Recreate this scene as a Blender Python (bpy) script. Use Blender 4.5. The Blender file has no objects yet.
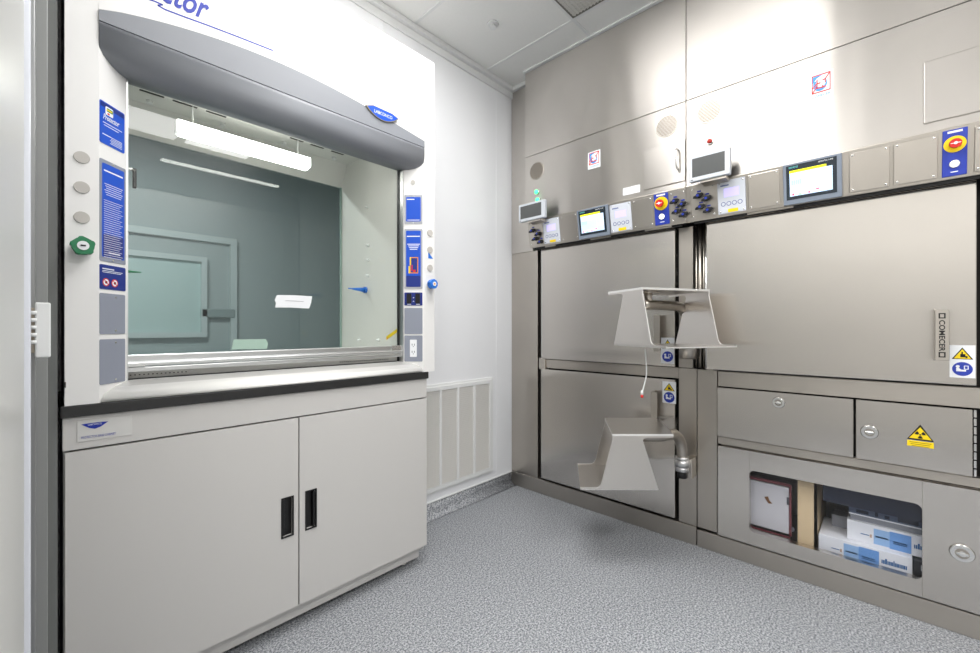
import bpy, bmesh, math, random
from mathutils import Vector, Matrix
random.seed(7)
C = bpy.context.scene.collection
PI = math.pi

# ---------------------------------------------------------------- camera model
F_PX = 419.0; CAM_H = 1.145; ANG = math.atan2(395, F_PX)
CA, SA = math.cos(ANG), math.sin(ANG); CX, CY = 490.0, 328.0
def ray(px, py):
    t = (px-CX)/F_PX; s = (CY-py)/F_PX
    return (CA+t*SA, SA-t*CA, s)
def onX(px, py, X):
    r = ray(px, py); k = X/r[0]; return k*r[1], CAM_H+k*r[2]
def onY(px, py, Y):
    r = ray(px, py); k = Y/r[1]; return k*r[0], CAM_H+k*r[2]

# ---------------------------------------------------------------- mesh builder
class MB:
    def __init__(s): s.bm = bmesh.new(); s.m = 0
    def mat(s, i): s.m = i; return s
    def _fin(s, faces, smooth=False):
        for f in faces: f.material_index = s.m; f.smooth = smooth
    def poly(s, pts):
        vs = [s.bm.verts.new(p) for p in pts]; f = s.bm.faces.new(vs); s._fin([f]); return s
    def box(s, x0, x1, y0, y1, z0, z1, bev=0, seg=2):
        if x0 > x1: x0, x1 = x1, x0
        if y0 > y1: y0, y1 = y1, y0
        if z0 > z1: z0, z1 = z1, z0
        v = [s.bm.verts.new((x, y, z)) for x in (x0, x1) for y in (y0, y1) for z in (z0, z1)]
        q = [(0,1,3,2), (4,6,7,5), (0,4,5,1), (2,3,7,6), (0,2,6,4), (1,5,7,3)]
        fs = [s.bm.faces.new([v[i] for i in a]) for a in q]
        s._fin(fs)
        if bev > 0:
            es = list({e for f in fs for e in f.edges})
            r = bmesh.ops.bevel(s.bm, geom=es, offset=bev, segments=seg, profile=.5, affect='EDGES')
            s._fin(r['faces'])
        return s
    def prism(s, pts, vec, bev=0, smooth=False, side=None):
        a = [s.bm.verts.new(p) for p in pts]; b = [s.bm.verts.new(Vector(p)+Vector(vec)) for p in pts]
        n = len(pts)
        fs = [s.bm.faces.new(a[::-1]), s.bm.faces.new(b)]
        sd = [s.bm.faces.new((a[i], a[(i+1) % n], b[(i+1) % n], b[i])) for i in range(n)]
        s._fin(fs); s._fin(sd, smooth)
        if side is not None:
            for f in sd: f.material_index = side
            return s
        if bev > 0:
            es = list({e for f in fs+sd for e in f.edges})
            r = bmesh.ops.bevel(s.bm, geom=es, offset=bev, segments=2, profile=.5, affect='EDGES')
            s._fin(r['faces'])
        return s
    def cyl(s, p0, p1, r0, r1=None, n=24, smooth=True):
        r1 = r0 if r1 is None else r1
        p0 = Vector(p0); p1 = Vector(p1); d = (p1-p0).normalized()
        u = d.orthogonal().normalized(); w = d.cross(u)
        A = []; B = []
        for i in range(n):
            t = 2*PI*i/n; o = u*math.cos(t)+w*math.sin(t)
            A.append(s.bm.verts.new(p0+o*r0)); B.append(s.bm.verts.new(p1+o*r1))
        s._fin([s.bm.faces.new(A[::-1]), s.bm.faces.new(B)])
        s._fin([s.bm.faces.new((A[i], A[(i+1) % n], B[(i+1) % n], B[i])) for i in range(n)], smooth)
        return s
    def tube(s, path, r, n=18):
        P = [Vector(p) for p in path]; rings = []; u = None
        for i, p in enumerate(P):
            d = ((P[i+1]-p) if i == 0 else (p-P[i-1]) if i == len(P)-1 else (P[i+1]-P[i-1])).normalized()
            u = d.orthogonal().normalized() if u is None else (u-d*u.dot(d)).normalized()
            w = d.cross(u); rr = r[i] if isinstance(r, (list, tuple)) else r
            rings.append([s.bm.verts.new(p+(u*math.cos(2*PI*k/n)+w*math.sin(2*PI*k/n))*rr) for k in range(n)])
        s._fin([s.bm.faces.new(rings[0][::-1]), s.bm.faces.new(rings[-1])])
        for a, b in zip(rings, rings[1:]):
            s._fin([s.bm.faces.new((a[k], a[(k+1) % n], b[(k+1) % n], b[k])) for k in range(n)], True)
        return s
    def dome(s, c, nrm, r, h, n=24, m=6):
        c = Vector(c); d = Vector(nrm).normalized(); u = d.orthogonal().normalized(); w = d.cross(u)
        prev = None; base = None
        for j in range(m):
            a = j/m*PI/2; rr = r*math.cos(a); z = h*math.sin(a)
            ring = [s.bm.verts.new(c+d*z+(u*math.cos(2*PI*k/n)+w*math.sin(2*PI*k/n))*rr) for k in range(n)]
            if prev: s._fin([s.bm.faces.new((prev[k], prev[(k+1) % n], ring[(k+1) % n], ring[k])) for k in range(n)], True)
            else: base = ring
            prev = ring
        t = s.bm.verts.new(c+d*h)
        s._fin([s.bm.faces.new((prev[k], prev[(k+1) % n], t)) for k in range(n)], True)
        s._fin([s.bm.faces.new(base[::-1])])
        return s
    def frame_x(s, x0, x1, Y0, Y1, Z0, Z1, w, wz=None):      # rectangular ring in a plane of constant X
        wz = w if wz is None else wz
        a, b = min(Y0, Y1), max(Y0, Y1)
        s.box(x0, x1, a, a+w, Z0, Z1); s.box(x0, x1, b-w, b, Z0, Z1)
        s.box(x0, x1, a+w, b-w, Z0, Z0+wz); s.box(x0, x1, a+w, b-w, Z1-wz, Z1); return s
    def frame_y(s, y0, y1, X0, X1, Z0, Z1, w):
        s.box(X0, X0+w, y0, y1, Z0, Z1); s.box(X1-w, X1, y0, y1, Z0, Z1)
        s.box(X0+w, X1-w, y0, y1, Z0, Z0+w); s.box(X0+w, X1-w, y0, y1, Z1-w, Z1); return s
    def text(s, body, org, right, up, h, width=None, shear=0, thick=.0006, bold=0):
        cu = bpy.data.curves.new('t', 'FONT'); cu.body = body; cu.size = 1; cu.shear = shear; cu.resolution_u = 3; cu.offset = bold
        ob = bpy.data.objects.new('t', cu); me = ob.to_mesh()
        xs = [v.co.x for v in me.vertices]; ys = [v.co.y for v in me.vertices]
        x0, x1, y0, y1 = min(xs), max(xs), min(ys), max(ys)
        right = Vector(right).normalized(); up = Vector(up).normalized(); nrm = right.cross(up); org = Vector(org)
        sy = h/(y1-y0); sx = (width/(x1-x0)) if width else sy
        M = [s.bm.verts.new(org+right*((v.co.x-x0)*sx)+up*((v.co.y-y0)*sy)+nrm*thick) for v in me.vertices]
        fs = []
        for p in me.polygons:
            try: fs.append(s.bm.faces.new([M[i] for i in p.vertices]))
            except ValueError: pass
        s._fin(fs)
        ob.to_mesh_clear(); bpy.data.objects.remove(ob); bpy.data.curves.remove(cu); return s
    def build(s, name, mats, parent=None, loc=None, recalc=True):
        if recalc: bmesh.ops.recalc_face_normals(s.bm, faces=s.bm.faces)
        o0 = Vector((0, 0, 0))
        if parent is not None: o0 = wl(parent)
        if loc is not None: o0 = Vector(loc)
        for v in s.bm.verts: v.co -= o0
        me = bpy.data.meshes.new(name); s.bm.to_mesh(me); s.bm.free()
        for m in (mats if isinstance(mats, (list, tuple)) else [mats]): me.materials.append(m)
        o = bpy.data.objects.new(name, me); C.objects.link(o)
        if parent is not None:
            o.parent = parent
            o.location = (0, 0, 0)
        else: o.location = o0
        return o
def wl(o):
    p = Vector((0, 0, 0))
    while o is not None: p += Vector(o.location); o = o.parent
    return p
def tag(o, label, cat, group=None, kind=None):
    o['label'] = label; o['category'] = cat
    if group: o['group'] = group
    if kind: o['kind'] = kind
    return o
def thing(name, label, cat, loc, group=None):
    o = bpy.data.objects.new(name, None); C.objects.link(o); o.location = loc; o.empty_display_size = .05
    return tag(o, label, cat, group)
def struct(o): o['kind'] = 'structure'; return o
def lab(o, t): o['label'] = t; return o

# ---------------------------------------------------------------- materials
def srgb(c):
    return tuple(((x/12.92) if x <= .04045 else ((x+.055)/1.055)**2.4) for x in [v/255 for v in c])+(1,)
MATS = {}
def mat(name, col, rough=.5, metal=0, emis=0, noise=0, nscale=20, bump=0, coat=0, spec=.5, nstretch=(1,1,1)):
    m = bpy.data.materials.new(name); m.use_nodes = True; nt = m.node_tree; b = nt.nodes['Principled BSDF']
    c = srgb(col) if max(col) > 1 else tuple(col)+(1,)
    b.inputs['Base Color'].default_value = c; b.inputs['Roughness'].default_value = rough; b.inputs['Metallic'].default_value = metal
    b.inputs['Coat Weight'].default_value = coat; b.inputs['Specular IOR Level'].default_value = spec
    if emis: b.inputs['Emission Color'].default_value = c; b.inputs['Emission Strength'].default_value = emis
    if noise or bump:
        tc = nt.nodes.new('ShaderNodeTexCoord'); mp = nt.nodes.new('ShaderNodeMapping'); mp.inputs['Scale'].default_value = nstretch
        n = nt.nodes.new('ShaderNodeTexNoise'); n.inputs['Scale'].default_value = nscale; n.inputs['Detail'].default_value = 4
        nt.links.new(tc.outputs['Object'], mp.inputs[0]); nt.links.new(mp.outputs[0], n.inputs['Vector'])
        if noise:
            mx = nt.nodes.new('ShaderNodeMix'); mx.data_type = 'RGBA'
            mx.inputs[6].default_value = tuple(x*(1-noise) for x in c[:3])+(1,); mx.inputs[7].default_value = tuple(min(1, x*(1+noise)) for x in c[:3])+(1,)
            nt.links.new(n.outputs[0], mx.inputs[0]); nt.links.new(mx.outputs[2], b.inputs['Base Color'])
        if bump:
            bp = nt.nodes.new('ShaderNodeBump'); bp.inputs['Strength'].default_value = bump; bp.inputs['Distance'].default_value = .002
            nt.links.new(n.outputs[0], bp.inputs['Height']); nt.links.new(bp.outputs[0], b.inputs['Normal'])
    MATS[name] = m; return m
def steel(name, col=(.66, .625, .585), r0=.26, r1=.36, aniso=.8, tan=(0, 0, 1), stretch=(4, 4, 60), blotch=.10, wav=.25, wstretch=(1, 1, 1)):
    m = mat(name, col, .3, 1); nt = m.node_tree; b = nt.nodes['Principled BSDF']; N = nt.nodes.new; L = nt.links.new
    b.inputs['Anisotropic'].default_value = aniso
    cv = N('ShaderNodeCombineXYZ')
    for i in range(3): cv.inputs[i].default_value = tan[i]
    L(cv.outputs[0], b.inputs['Tangent'])
    tc = N('ShaderNodeTexCoord'); mp = N('ShaderNodeMapping'); mp.inputs['Scale'].default_value = stretch
    n = N('ShaderNodeTexNoise'); n.inputs['Scale'].default_value = 6; n.inputs['Detail'].default_value = 2
    L(tc.outputs['Object'], mp.inputs[0]); L(mp.outputs[0], n.inputs['Vector'])
    n2 = N('ShaderNodeTexNoise'); n2.inputs['Scale'].default_value = 2.3; n2.inputs['Detail'].default_value = 2; n2.inputs['Distortion'].default_value = .6
    L(tc.outputs['Object'], n2.inputs['Vector'])
    ad = N('ShaderNodeMath'); ad.operation = 'ADD'; L(n.outputs[0], ad.inputs[0]); L(n2.outputs[0], ad.inputs[1])
    mr = N('ShaderNodeMapRange'); mr.inputs[1].default_value = .6; mr.inputs[2].default_value = 1.4; mr.inputs[3].default_value = r0; mr.inputs[4].default_value = r1
    L(ad.outputs[0], mr.inputs[0]); L(mr.outputs[0], b.inputs['Roughness'])
    cr = N('ShaderNodeMix'); cr.data_type = 'RGBA'
    cr.inputs[6].default_value = tuple(x*(1-blotch) for x in col)+(1,); cr.inputs[7].default_value = tuple(min(1, x*(1+blotch)) for x in col)+(1,)
    L(n2.outputs[0], cr.inputs[0]); L(cr.outputs[2], b.inputs['Base Color'])
    n3 = N('ShaderNodeTexNoise'); n3.inputs['Scale'].default_value = 1.7; n3.inputs['Detail'].default_value = 1
    m3 = N('ShaderNodeMapping'); m3.inputs['Scale'].default_value = wstretch; L(tc.outputs['Object'], m3.inputs[0]); L(m3.outputs[0], n3.inputs['Vector'])
    bp = N('ShaderNodeBump'); bp.inputs['Strength'].default_value = wav; bp.inputs['Distance'].default_value = .01
    L(n3.outputs[0], bp.inputs['Height']); L(bp.outputs[0], b.inputs['Normal'])
    return m
S_UP = steel('steel_upper', r0=.30, r1=.42, aniso=1.0, tan=(0, 0, 1), stretch=(4, 4, 70), wav=.42, wstretch=(1, 2.6, .35), blotch=.14)
S_DR = steel('steel_door', r0=.225, r1=.25, aniso=.95, tan=(0, 1, 0), stretch=(4, 60, 4), blotch=.08, wav=.10, wstretch=(1, .6, 2))
S_FR = steel('steel_frame', col=(.50, .465, .42), r0=.29, r1=.36, aniso=.4, tan=(0, 0, 1), stretch=(8, 8, 8), blotch=.14, wav=.12, wstretch=(1, 3, .5))
S_BAR = steel('steel_bar', col=(.50, .465, .42), r0=.29, r1=.38, aniso=.6, tan=(0, 1, 0), stretch=(4, 50, 4), blotch=.08, wav=.06)
S_SH = steel('steel_shelf', col=(.66, .63, .595), r0=.288, r1=.31, aniso=0, stretch=(10, 10, 10), blotch=.08, wav=.05)
S_EDGE = mat('steel_edge_highlight', (.86, .85, .83), .42, .6)  # edge highlight put into a lighter colour than the sheet
S_TUBE = steel('steel_tube', col=(.42, .39, .35), r0=.29, r1=.34, aniso=0, stretch=(10, 10, 10), blotch=.2, wav=.1)
CHROME = mat('chrome', (.75, .75, .74), .12, 1)
ALU = mat('aluminium', (.68, .69, .69), .32, 1)
ALU_G = mat('grey_aluminium', (.33, .34, .34), .4, .8)
WHITE = mat('white_wall_panel', (243, 244, 246), .28, bump=.02, nscale=3)
FARGREY = mat('grey_wall_panel', (222, 221, 218), .4)
CEIL = mat('ceiling_tile', (244, 244, 241), .6, noise=.02, nscale=60)
TRIM = mat('white_trim', (236, 237, 236), .35)
HOODW = mat('hood_white', (236, 235, 233), .32, bump=.03, nscale=300)
CAB = mat('cabinet_grey', (205, 203, 200), .42, bump=.05, nscale=350)
CABD = mat('cabinet_shadow_gap', (52, 50, 48), .6)
VISOR = mat('visor_grey', (134, 137, 143), .42, bump=.05, nscale=300)
PLATE = mat('grey_plate', (140, 145, 158), .45)
PLUG = mat('grey_plug', (190, 186, 180), .45)
BLACK = mat('black', (14, 14, 15), .4)
DARKGAP = mat('dark_gap', (24, 22, 20), .7)
EPOXY = mat('black_epoxy', (38, 38, 38), .4, noise=.1, nscale=80)
SILL = mat('white_sill', (240, 239, 235), .2, coat=.3)
LINER = mat('hood_liner', (228, 227, 222), .45, noise=.03, nscale=6)
SURF = mat('hood_work_surface', (205, 206, 200), .35)
BLUE = mat('label_blue', (10, 78, 196), .35); NAVY = mat('label_navy', (22, 44, 128), .35)
DBLUE = mat('panel_blue', (40, 62, 170), .4); INK = mat('blue_ink', (6, 40, 160), .4)
WLAB = mat('label_white', (240, 242, 244), .5); YEL = mat('yellow', (250, 216, 20), .4); RED = mat('red', (214, 40, 34), .4)
ORANGE = mat('orange', (235, 150, 40), .4); GREEN = mat('green_plastic', (18, 120, 76), .35); BKNOB = mat('blue_plastic', (34, 116, 214), .35)
SKY = mat('logo_cyan', (50, 150, 225), .4); LBLUE = mat('pale_blue', (150, 186, 226), .5); MBLUE = mat('mid_blue', (110, 158, 218), .5)
TAPEW = mat('white_tape', (236, 238, 240), .5); TAPEG = mat('green_tape', (186, 210, 200), .5)
MONW = mat('monitor_silver', (205, 210, 216), .4); SCR = mat('dark_screen', (84, 86, 86), .25)
BEZ = mat('grey_bezel', (128, 138, 152), .4); BEZD = mat('dark_bezel', (38, 48, 56), .25)
SCRON = mat('lit_screen', (196, 222, 250), .3, emis=.5); SCRW = mat('lit_screen_white', (236, 244, 252), .3, emis=.55); SCRY = mat('lit_yellow', (240, 236, 40), .3, emis=.7)
SCRV = mat('lit_violet', (196, 188, 250), .3, emis=.5); SCRG = mat('lit_green', (150, 226, 150), .3, emis=.7); SCRR = mat('lit_red', (240, 90, 110), .3, emis=.7)
LCDF = mat('display_face', (212, 216, 224), .4)
GLOWG = mat('green_lamp', (60, 255, 130), .3, emis=3.0); GLOWW = mat('white_lamp', (255, 255, 250), .3, emis=1.6); REDL = mat('red_lens', (190, 60, 50), .2)
NAVYD = mat('dark_navy_panel', (30, 36, 54), .4); BEIGE = mat('beige_panel', (225, 200, 160), .45)
BAGW = mat('bagged_paper', (226, 226, 228), .3, noise=.05, nscale=30); BOXW = mat('white_carton', (232, 233, 236), .55); BOXG = mat('grey_carton', (150, 152, 158), .5)
BINDER = mat('black_binder', (34, 36, 40), .5); SLATE = mat('slate_box', (84, 96, 120), .5)
RLAMP_ = 0
LAMP = mat('troffer_light', (1, .99, .982), .5, emis=1)
HLAMP = mat('hood_lamp', (1, 1, .93), .5, emis=12.0)
RLAMP = mat('rear_room_light', (.95, 1, 1), .5, emis=1.0)
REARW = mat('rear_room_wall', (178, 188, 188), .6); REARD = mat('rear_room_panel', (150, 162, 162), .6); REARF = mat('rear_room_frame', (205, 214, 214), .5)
LOUV = mat('louvre_grey', (232, 230, 226), .5)
CEILV = mat('ceiling_vent_grille', (214, 212, 206), .5)

def glass(name, tint, ior=1.5, rough=0.0, fac=1.0):
    m = bpy.data.materials.new(name); m.use_nodes = True; nt = m.node_tree; nt.nodes.clear(); N = nt.nodes.new; L = nt.links.new
    o = N('ShaderNodeOutputMaterial'); mx = N('ShaderNodeMixShader'); fr = N('ShaderNodeFresnel'); fr.inputs[0].default_value = ior
    t = N('ShaderNodeBsdfTransparent'); t.inputs[0].default_value = tuple(tint)+(1,); g = N('ShaderNodeBsdfGlossy'); g.inputs['Roughness'].default_value = rough
    mu = N('ShaderNodeMath'); mu.operation = 'MULTIPLY'; mu.inputs[1].default_value = fac; gm = N('ShaderNodeNewGeometry'); iv = N('ShaderNodeMath'); iv.operation = 'SUBTRACT'; iv.inputs[0].default_value = 1; L(gm.outputs['Backfacing'], iv.inputs[1])
    m2 = N('ShaderNodeMath'); m2.operation = 'MULTIPLY'; L(fr.outputs[0], m2.inputs[0]); L(iv.outputs[0], m2.inputs[1]); L(m2.outputs[0], mu.inputs[0])
    L(mu.outputs[0], mx.inputs[0]); L(t.outputs[0], mx.inputs[1]); L(g.outputs[0], mx.inputs[2]); L(mx.outputs[0], o.inputs[0]); return m
G_SASH = glass('sash_glass', (.985, .995, .99), 1.42)
G_REAR = glass('rear_tinted_glass', (.86, .885, .88), 1.6)
G_WIN = glass('cabinet_window_pane', (.96, .965, .98), 1.45)
G_BAG = glass('clear_plastic_bag', (.97, .96, .96), 1.5, .12)

# floor: speckled safety vinyl
def floor_mat(name='speckled_vinyl'):
    m = mat(name, (170, 172, 175), .42); nt = m.node_tree; b = nt.nodes['Principled BSDF']; N = nt.nodes.new; L = nt.links.new
    tc = N('ShaderNodeTexCoord'); n = N('ShaderNodeTexNoise'); n.inputs['Scale'].default_value = 140; n.inputs['Detail'].default_value = 3; n.inputs['Roughness'].default_value = .75
    L(tc.outputs['Object'], n.inputs['Vector'])
    r = N('ShaderNodeValToRGB'); e = r.color_ramp.elements; e[0].position = .38; e[0].color = srgb((94, 98, 104)); e[1].position = .62; e[1].color = srgb((212, 214, 217))
    x = e.new(.5); x.color = srgb((156, 159, 164))
    L(n.outputs[0], r.inputs[0])
    v = N('ShaderNodeTexVoronoi'); v.inputs['Scale'].default_value = 170; L(tc.outputs['Object'], v.inputs['Vector'])
    r2 = N('ShaderNodeValToRGB'); r2.color_ramp.elements[0].position = .0; r2.color_ramp.elements[0].color = (.55, .55, .56, 1); r2.color_ramp.elements[1].position = .35; r2.color_ramp.elements[1].color = (1, 1, 1, 1)
    L(v.outputs['Color'], r2.inputs[0])
    mx = N('ShaderNodeMix'); mx.data_type = 'RGBA'; mx.blend_type = 'MULTIPLY'; mx.inputs[0].default_value = .55
    L(r.outputs[0], mx.inputs[6]); L(r2.outputs[0], mx.inputs[7]); L(mx.outputs[2], b.inputs['Base Color']); return m
FLOOR = floor_mat()

# ================================================================ SETTING
XW, YW, ZC = 2.36, 2.0, 2.9
RX0, RX1, RY0 = -1.7, 2.86, -1.5
struct(MB().box(RX0, RX1, RY0, 2.04, -.05, 0).build('floor', FLOOR))
# ceiling with shallow joints between tiles
c = MB(); c.mat(0).box(RX0, RX1, RY0, 2.04, ZC+.012, ZC+.06)
xs = [RX0, -.94, -.34, .26, .86, 1.46, 2.06, RX1]; ys = [RY0, -1.11, -.51, .09, .69, 1.29, 2.04]
for i in range(len(xs)-1):
    if i == 6:
        for j in range(len(ys)-1): c.box(xs[i]+.002, xs[i+1], ys[j]+.002, ys[j+1]-.002, ZC, ZC+.012, .0015, 1)
        continue
    j = 0
    while j < len(ys)-1:
        c.box(xs[i]+.002, xs[i+1]-.002, ys[j]+.002, ys[j+1]-.002, ZC, ZC+.012, .0015, 1); j += 1
struct(c.build('ceiling', [CEIL]))
tj = MB()
for x in xs[1:-1]: tj.box(x-.009, x+.009, RY0, YW, ZC-.004, ZC+.001, .001, 1)
for y in ys[1:-1]: tj.box(RX0, 2.26, y-.009, y+.009, ZC-.0045, ZC+.001, .001, 1)
struct(tj.build('trim_1', TRIM))
# cornice along the back wall and steel front
struct(MB().box(RX0, XW, YW-.035, YW, ZC-.03, ZC-.001, .004).box(RX0, XW, YW-.012, YW, ZC-.075, ZC-.03, .002).build('trim_2', TRIM))
struct(MB().box(2.235, 2.26, RY0, 1.80, ZC-.012, ZC-.001, .003).box(2.26, 2.36, 1.79, 1.815, ZC-.012, ZC-.001, .003).box(2.33, 2.36, 1.815, 1.965, ZC-.03, ZC-.001, .003).build('trim_3', TRIM))
# back wall with the opening the hood passes through
w = MB(); HX0, HX1 = .035, 1.30
w.box(RX0, HX0, YW, YW+.1, 0, ZC+.05); w.box(HX1, RX1, YW, YW+.1, 0, ZC+.05); w.box(HX0, HX1, YW, YW+.1, 2.45, ZC+.05); w.box(HX0, HX1, YW, YW+.1, 0, .9)
struct(w.build('wall_back', WHITE))
# thin vertical cover strips on the wall panels
t = MB(); x, _ = onY(498, 300, YW); t.box(x-.02, x+.02, YW-.0012, YW, .09, ZC-.08)
x, _ = onY(383, 20, YW); t.box(x-.004, x+.004, YW-.003, YW, 2.46, ZC-.08)
struct(t.build('trim_4', WHITE))
struct(MB().box(RX1, RX1+.1, RY0, YW, 0, ZC+.05).build('wall_right', WHITE))
struct(MB().box(RX0, RX1, RY0-.1, RY0, 0, ZC+.05).build('wall_front', FARGREY))
struct(MB().box(RX0-.1, RX0, RY0, YW, 0, ZC+.05).build('wall_left', FARGREY))
# coved skirting along back wall, floor vinyl turned up
p = [(1.28, YW, 0), (1.28, YW, .088), (1.28, YW-.004, .088), (1.28, YW-.005, .04), (1.28, YW-.012, .018), (1.28, YW-.028, .004), (1.28, YW-.05, .0005)]
bb = MB().prism(p, (1.08, 0, 0), smooth=True)
struct(bb.build('baseboard_back', FLOOR))
struct(MB().box(1.28, 2.355, YW-.008, YW, .088, .096, .002).build('trim_5', TRIM))

# ---- dim room seen through the glass back of the hood
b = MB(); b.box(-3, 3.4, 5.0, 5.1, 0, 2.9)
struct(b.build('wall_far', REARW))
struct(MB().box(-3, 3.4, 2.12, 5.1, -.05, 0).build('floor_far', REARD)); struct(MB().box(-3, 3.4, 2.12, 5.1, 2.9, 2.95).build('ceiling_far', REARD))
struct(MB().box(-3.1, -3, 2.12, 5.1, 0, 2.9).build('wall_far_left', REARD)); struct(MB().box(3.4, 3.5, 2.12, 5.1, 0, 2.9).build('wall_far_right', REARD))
YR = 5.0
x1, zt = onY(236, 240, YR); x0, _ = onY(60, 240, YR)
struct(MB().frame_y(YR-.04, YR, x0-.1, x1, .0, zt, .06).build('door_1', REARF))
xa, za = onY(206, 258, YR); _, zb = onY(206, 337, YR)
struct(MB().mat(0).frame_y(YR-.05, YR, x0+.05, xa, zb, za, .05).mat(1).box(x0+.1, xa-.05, YR-.02, YR-.005, zb+.05, za-.05).build('window_1', [REARF, mat('far_window_pane', (196, 216, 214), .3)]))
hx, hz = onY(223, 313, YR)
struct(MB().box(hx-.2, hx+.1, YR-.05, YR, hz-.05, hz+.04, .01).build('trim_6', REARD))
MB().box(-.5, .9, 3.3, 3.6, 2.86, 2.899).build('rear_room_fill', RLAMP)  # unseen lamp added so the rear room shows through the glass
tag(bpy.data.objects['rear_room_fill'], 'unseen light added for the dim room behind the fume hood glass', 'ceiling light')

# ---- ceiling lights of this room, with fill panels added behind the camera
LUM = 13.4
def area(nm, parent, c, size, L, col):
    l = bpy.data.lights.new(nm, 'AREA'); l.shape = 'RECTANGLE'; l.size, l.size_y = size; l.energy = L*PI*size[0]*size[1]; l.color = col
    o = bpy.data.objects.new(nm, l); C.objects.link(o); o.parent = parent; o.location = Vector(c)-wl(parent); return o
def troffer(x0, x1, y0, y1, label, k=1.0, nm='ceiling_light_panel'):
    t = thing(nm, label, 'ceiling light', ((x0+x1)/2, (y0+y1)/2, ZC), 'recessed ceiling light panels')
    f = MB(); w = .025
    f.box(x0, x0+w, y0, y1, ZC-.01, ZC-.0005).box(x1-w, x1, y0, y1, ZC-.01, ZC-.0005).box(x0+w, x1-w, y0, y0+w, ZC-.01, ZC-.0005).box(x0+w, x1-w, y1-w, y1, ZC-.01, ZC-.0005)
    f.build('frame', TRIM, t)
    MB().box(x0+w, x1-w, y0+w, y1-w, ZC-.007, ZC-.001).build('diffuser', LAMP, t)
    area('lamp_light', t, ((x0+x1)/2, (y0+y1)/2, ZC-.009), (x1-x0-2*w, y1-y0-2*w), LUM*k, (1, .99, .982))
troffer(.27, .85, .22, 1.42, 'recessed ceiling light panel above the front of the fume hood', .32)
troffer(.87, 1.45, .22, 1.42, 'recessed ceiling light panel nearer the steel wall in front of the hood')
troffer(-.93, -.35, -.50, .67, 'recessed ceiling light panel behind and left of the camera')
troffer(.27, .85, -1.45, -.90, 'added fill light panel in the ceiling behind and right of the camera')  # unseen panel added as fill for the room

troffer(.87, 1.45, -1.45, -.90, 'added fill light panel behind the camera nearest the steel wall', 1.5)  # unseen panel added to brighten the back wall
troffer(-.93, -.35, -1.45, -.55, 'added fill light panel in the ceiling farthest behind the camera')  # unseen panel added to even out the light
area('rear_fill_light', bpy.data.objects['rear_room_fill'], (.2, 3.45, 2.855), (1.3, .28), 38, (.95, 1, 1))
# ceiling vent
vt = thing('ceiling_vent', 'square perforated air vent set flush in the ceiling near the steel wall', 'ceiling vent', (1.76, .98, ZC))
f = MB(); f.box(1.475, 1.482, .70, 1.28, ZC-.010, ZC).box(2.033, 2.04, .70, 1.28, ZC-.010, ZC).box(1.482, 2.033, .70, .707, ZC-.010, ZC).box(1.482, 2.033, 1.273, 1.28, ZC-.010, ZC)
f.build('frame', mat('vent_frame_dark', (120, 118, 112), .5), vt)
g = MB()
for i in range(27): x = 1.484+i*.0204; g.box(x, x+.015, .707, 1.273, ZC-.007, ZC-.003)
for i in range(28): y = .709+i*.0203; g.box(1.482, 2.033, y, y+.009, ZC-.0085, ZC-.0065)
g.build('grille', CEILV, vt)
# sprinkler / detector
sx, sy = None, None
r = ray(493, 24); k = (ZC-CAM_H)/r[2]; sx, sy = k*r[0], k*r[1]
sp = thing('sprinkler_head', 'small round white sprinkler head in the middle of a ceiling tile', 'sprinkler', (sx, sy, ZC))
MB().cyl((sx, sy, ZC), (sx, sy, ZC-.006), .034, .03).build('cover_ring', TRIM, sp)
MB().cyl((sx, sy, ZC-.006), (sx, sy, ZC-.02), .014, .011).cyl((sx, sy, ZC-.02), (sx, sy, ZC-.023), .02).build('nozzle', TRIM, sp)

# return air grille on the back wall
vg = thing('return_air_grille', 'white louvred return air grille low on the wall beside the hood', 'air vent', (1.75, YW, .16))
f = MB(); f.frame_y(YW-.018, YW, 1.37, 2.125, .157, .787, .024); f.frame_y(YW-.008, YW, 1.355, 2.14, .142, .802, .02)
f.build('frame', TRIM, vg)
for x in (1.516, 1.663, 1.808, 1.955): MB().box(x-.008, x+.008, YW-.018, YW-.001, .18, .764).build('mullion', TRIM, vg)
for a, b_ in ((1.394, 1.508), (1.524, 1.655), (1.671, 1.80), (1.816, 1.947), (1.963, 2.10)):
    l = MB(); l.mat(1).box(a, b_, YW-.003, YW-.001, .181, .763).mat(0)
    n = 48
    for i in range(n):
        z = .184+i*(.578/n)
        l.prism([(a, YW-.015, z), (a, YW-.0035, z+.0085), (a, YW-.0035, z+.0102), (a, YW-.015, z+.0017)], (b_-a, 0, 0))
    l.build('louvre_panel', [LOUV, mat('grille_back', (176, 172, 164), .8)], vg)

# ---------------------------------------------------------------- glass door leaf and its post at the far left
dl = thing('open_door_leaf', 'glossy white door leaf standing open at the far left edge', 'door', (-.045, .9, 0))
lm = mat('glossy_white_door', (222, 222, 218), .30, spec=.3)
MB().box(-.075, -.030, .42, 1.285, .01, 2.6, .002).build('panel', lm, dl)
MB().box(-.078, -.021, 1.285, 1.315, .01, 2.6, .003).build('edge_strip', mat('edge_strip_white', (225, 228, 236), .25), dl)
MB().box(-.078, -.024, 1.315, 1.322, .01, 2.6).build('edge_seal', mat('edge_seal_grey', (120, 122, 120), .5), dl)
jp = thing('door_post', 'grey aluminium door post between the open door and the hood', 'door post', (-.04, 1.48, 0))
MB().box(-.10, -.016, 1.40, 1.53, 0, 2.75, .002).build('front_profile', ALU_G, jp)
MB().box(-.10, .004, 1.53, 1.60, 0, 2.75, .002).build('rear_profile', mat('post_grey', (150, 152, 150), .4), jp)
MB().box(-.10, .022, 1.615, 1.99, 0, 2.75).build('dark_channel', mat('channel_dark', (118, 120, 118), .5), jp)
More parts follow.
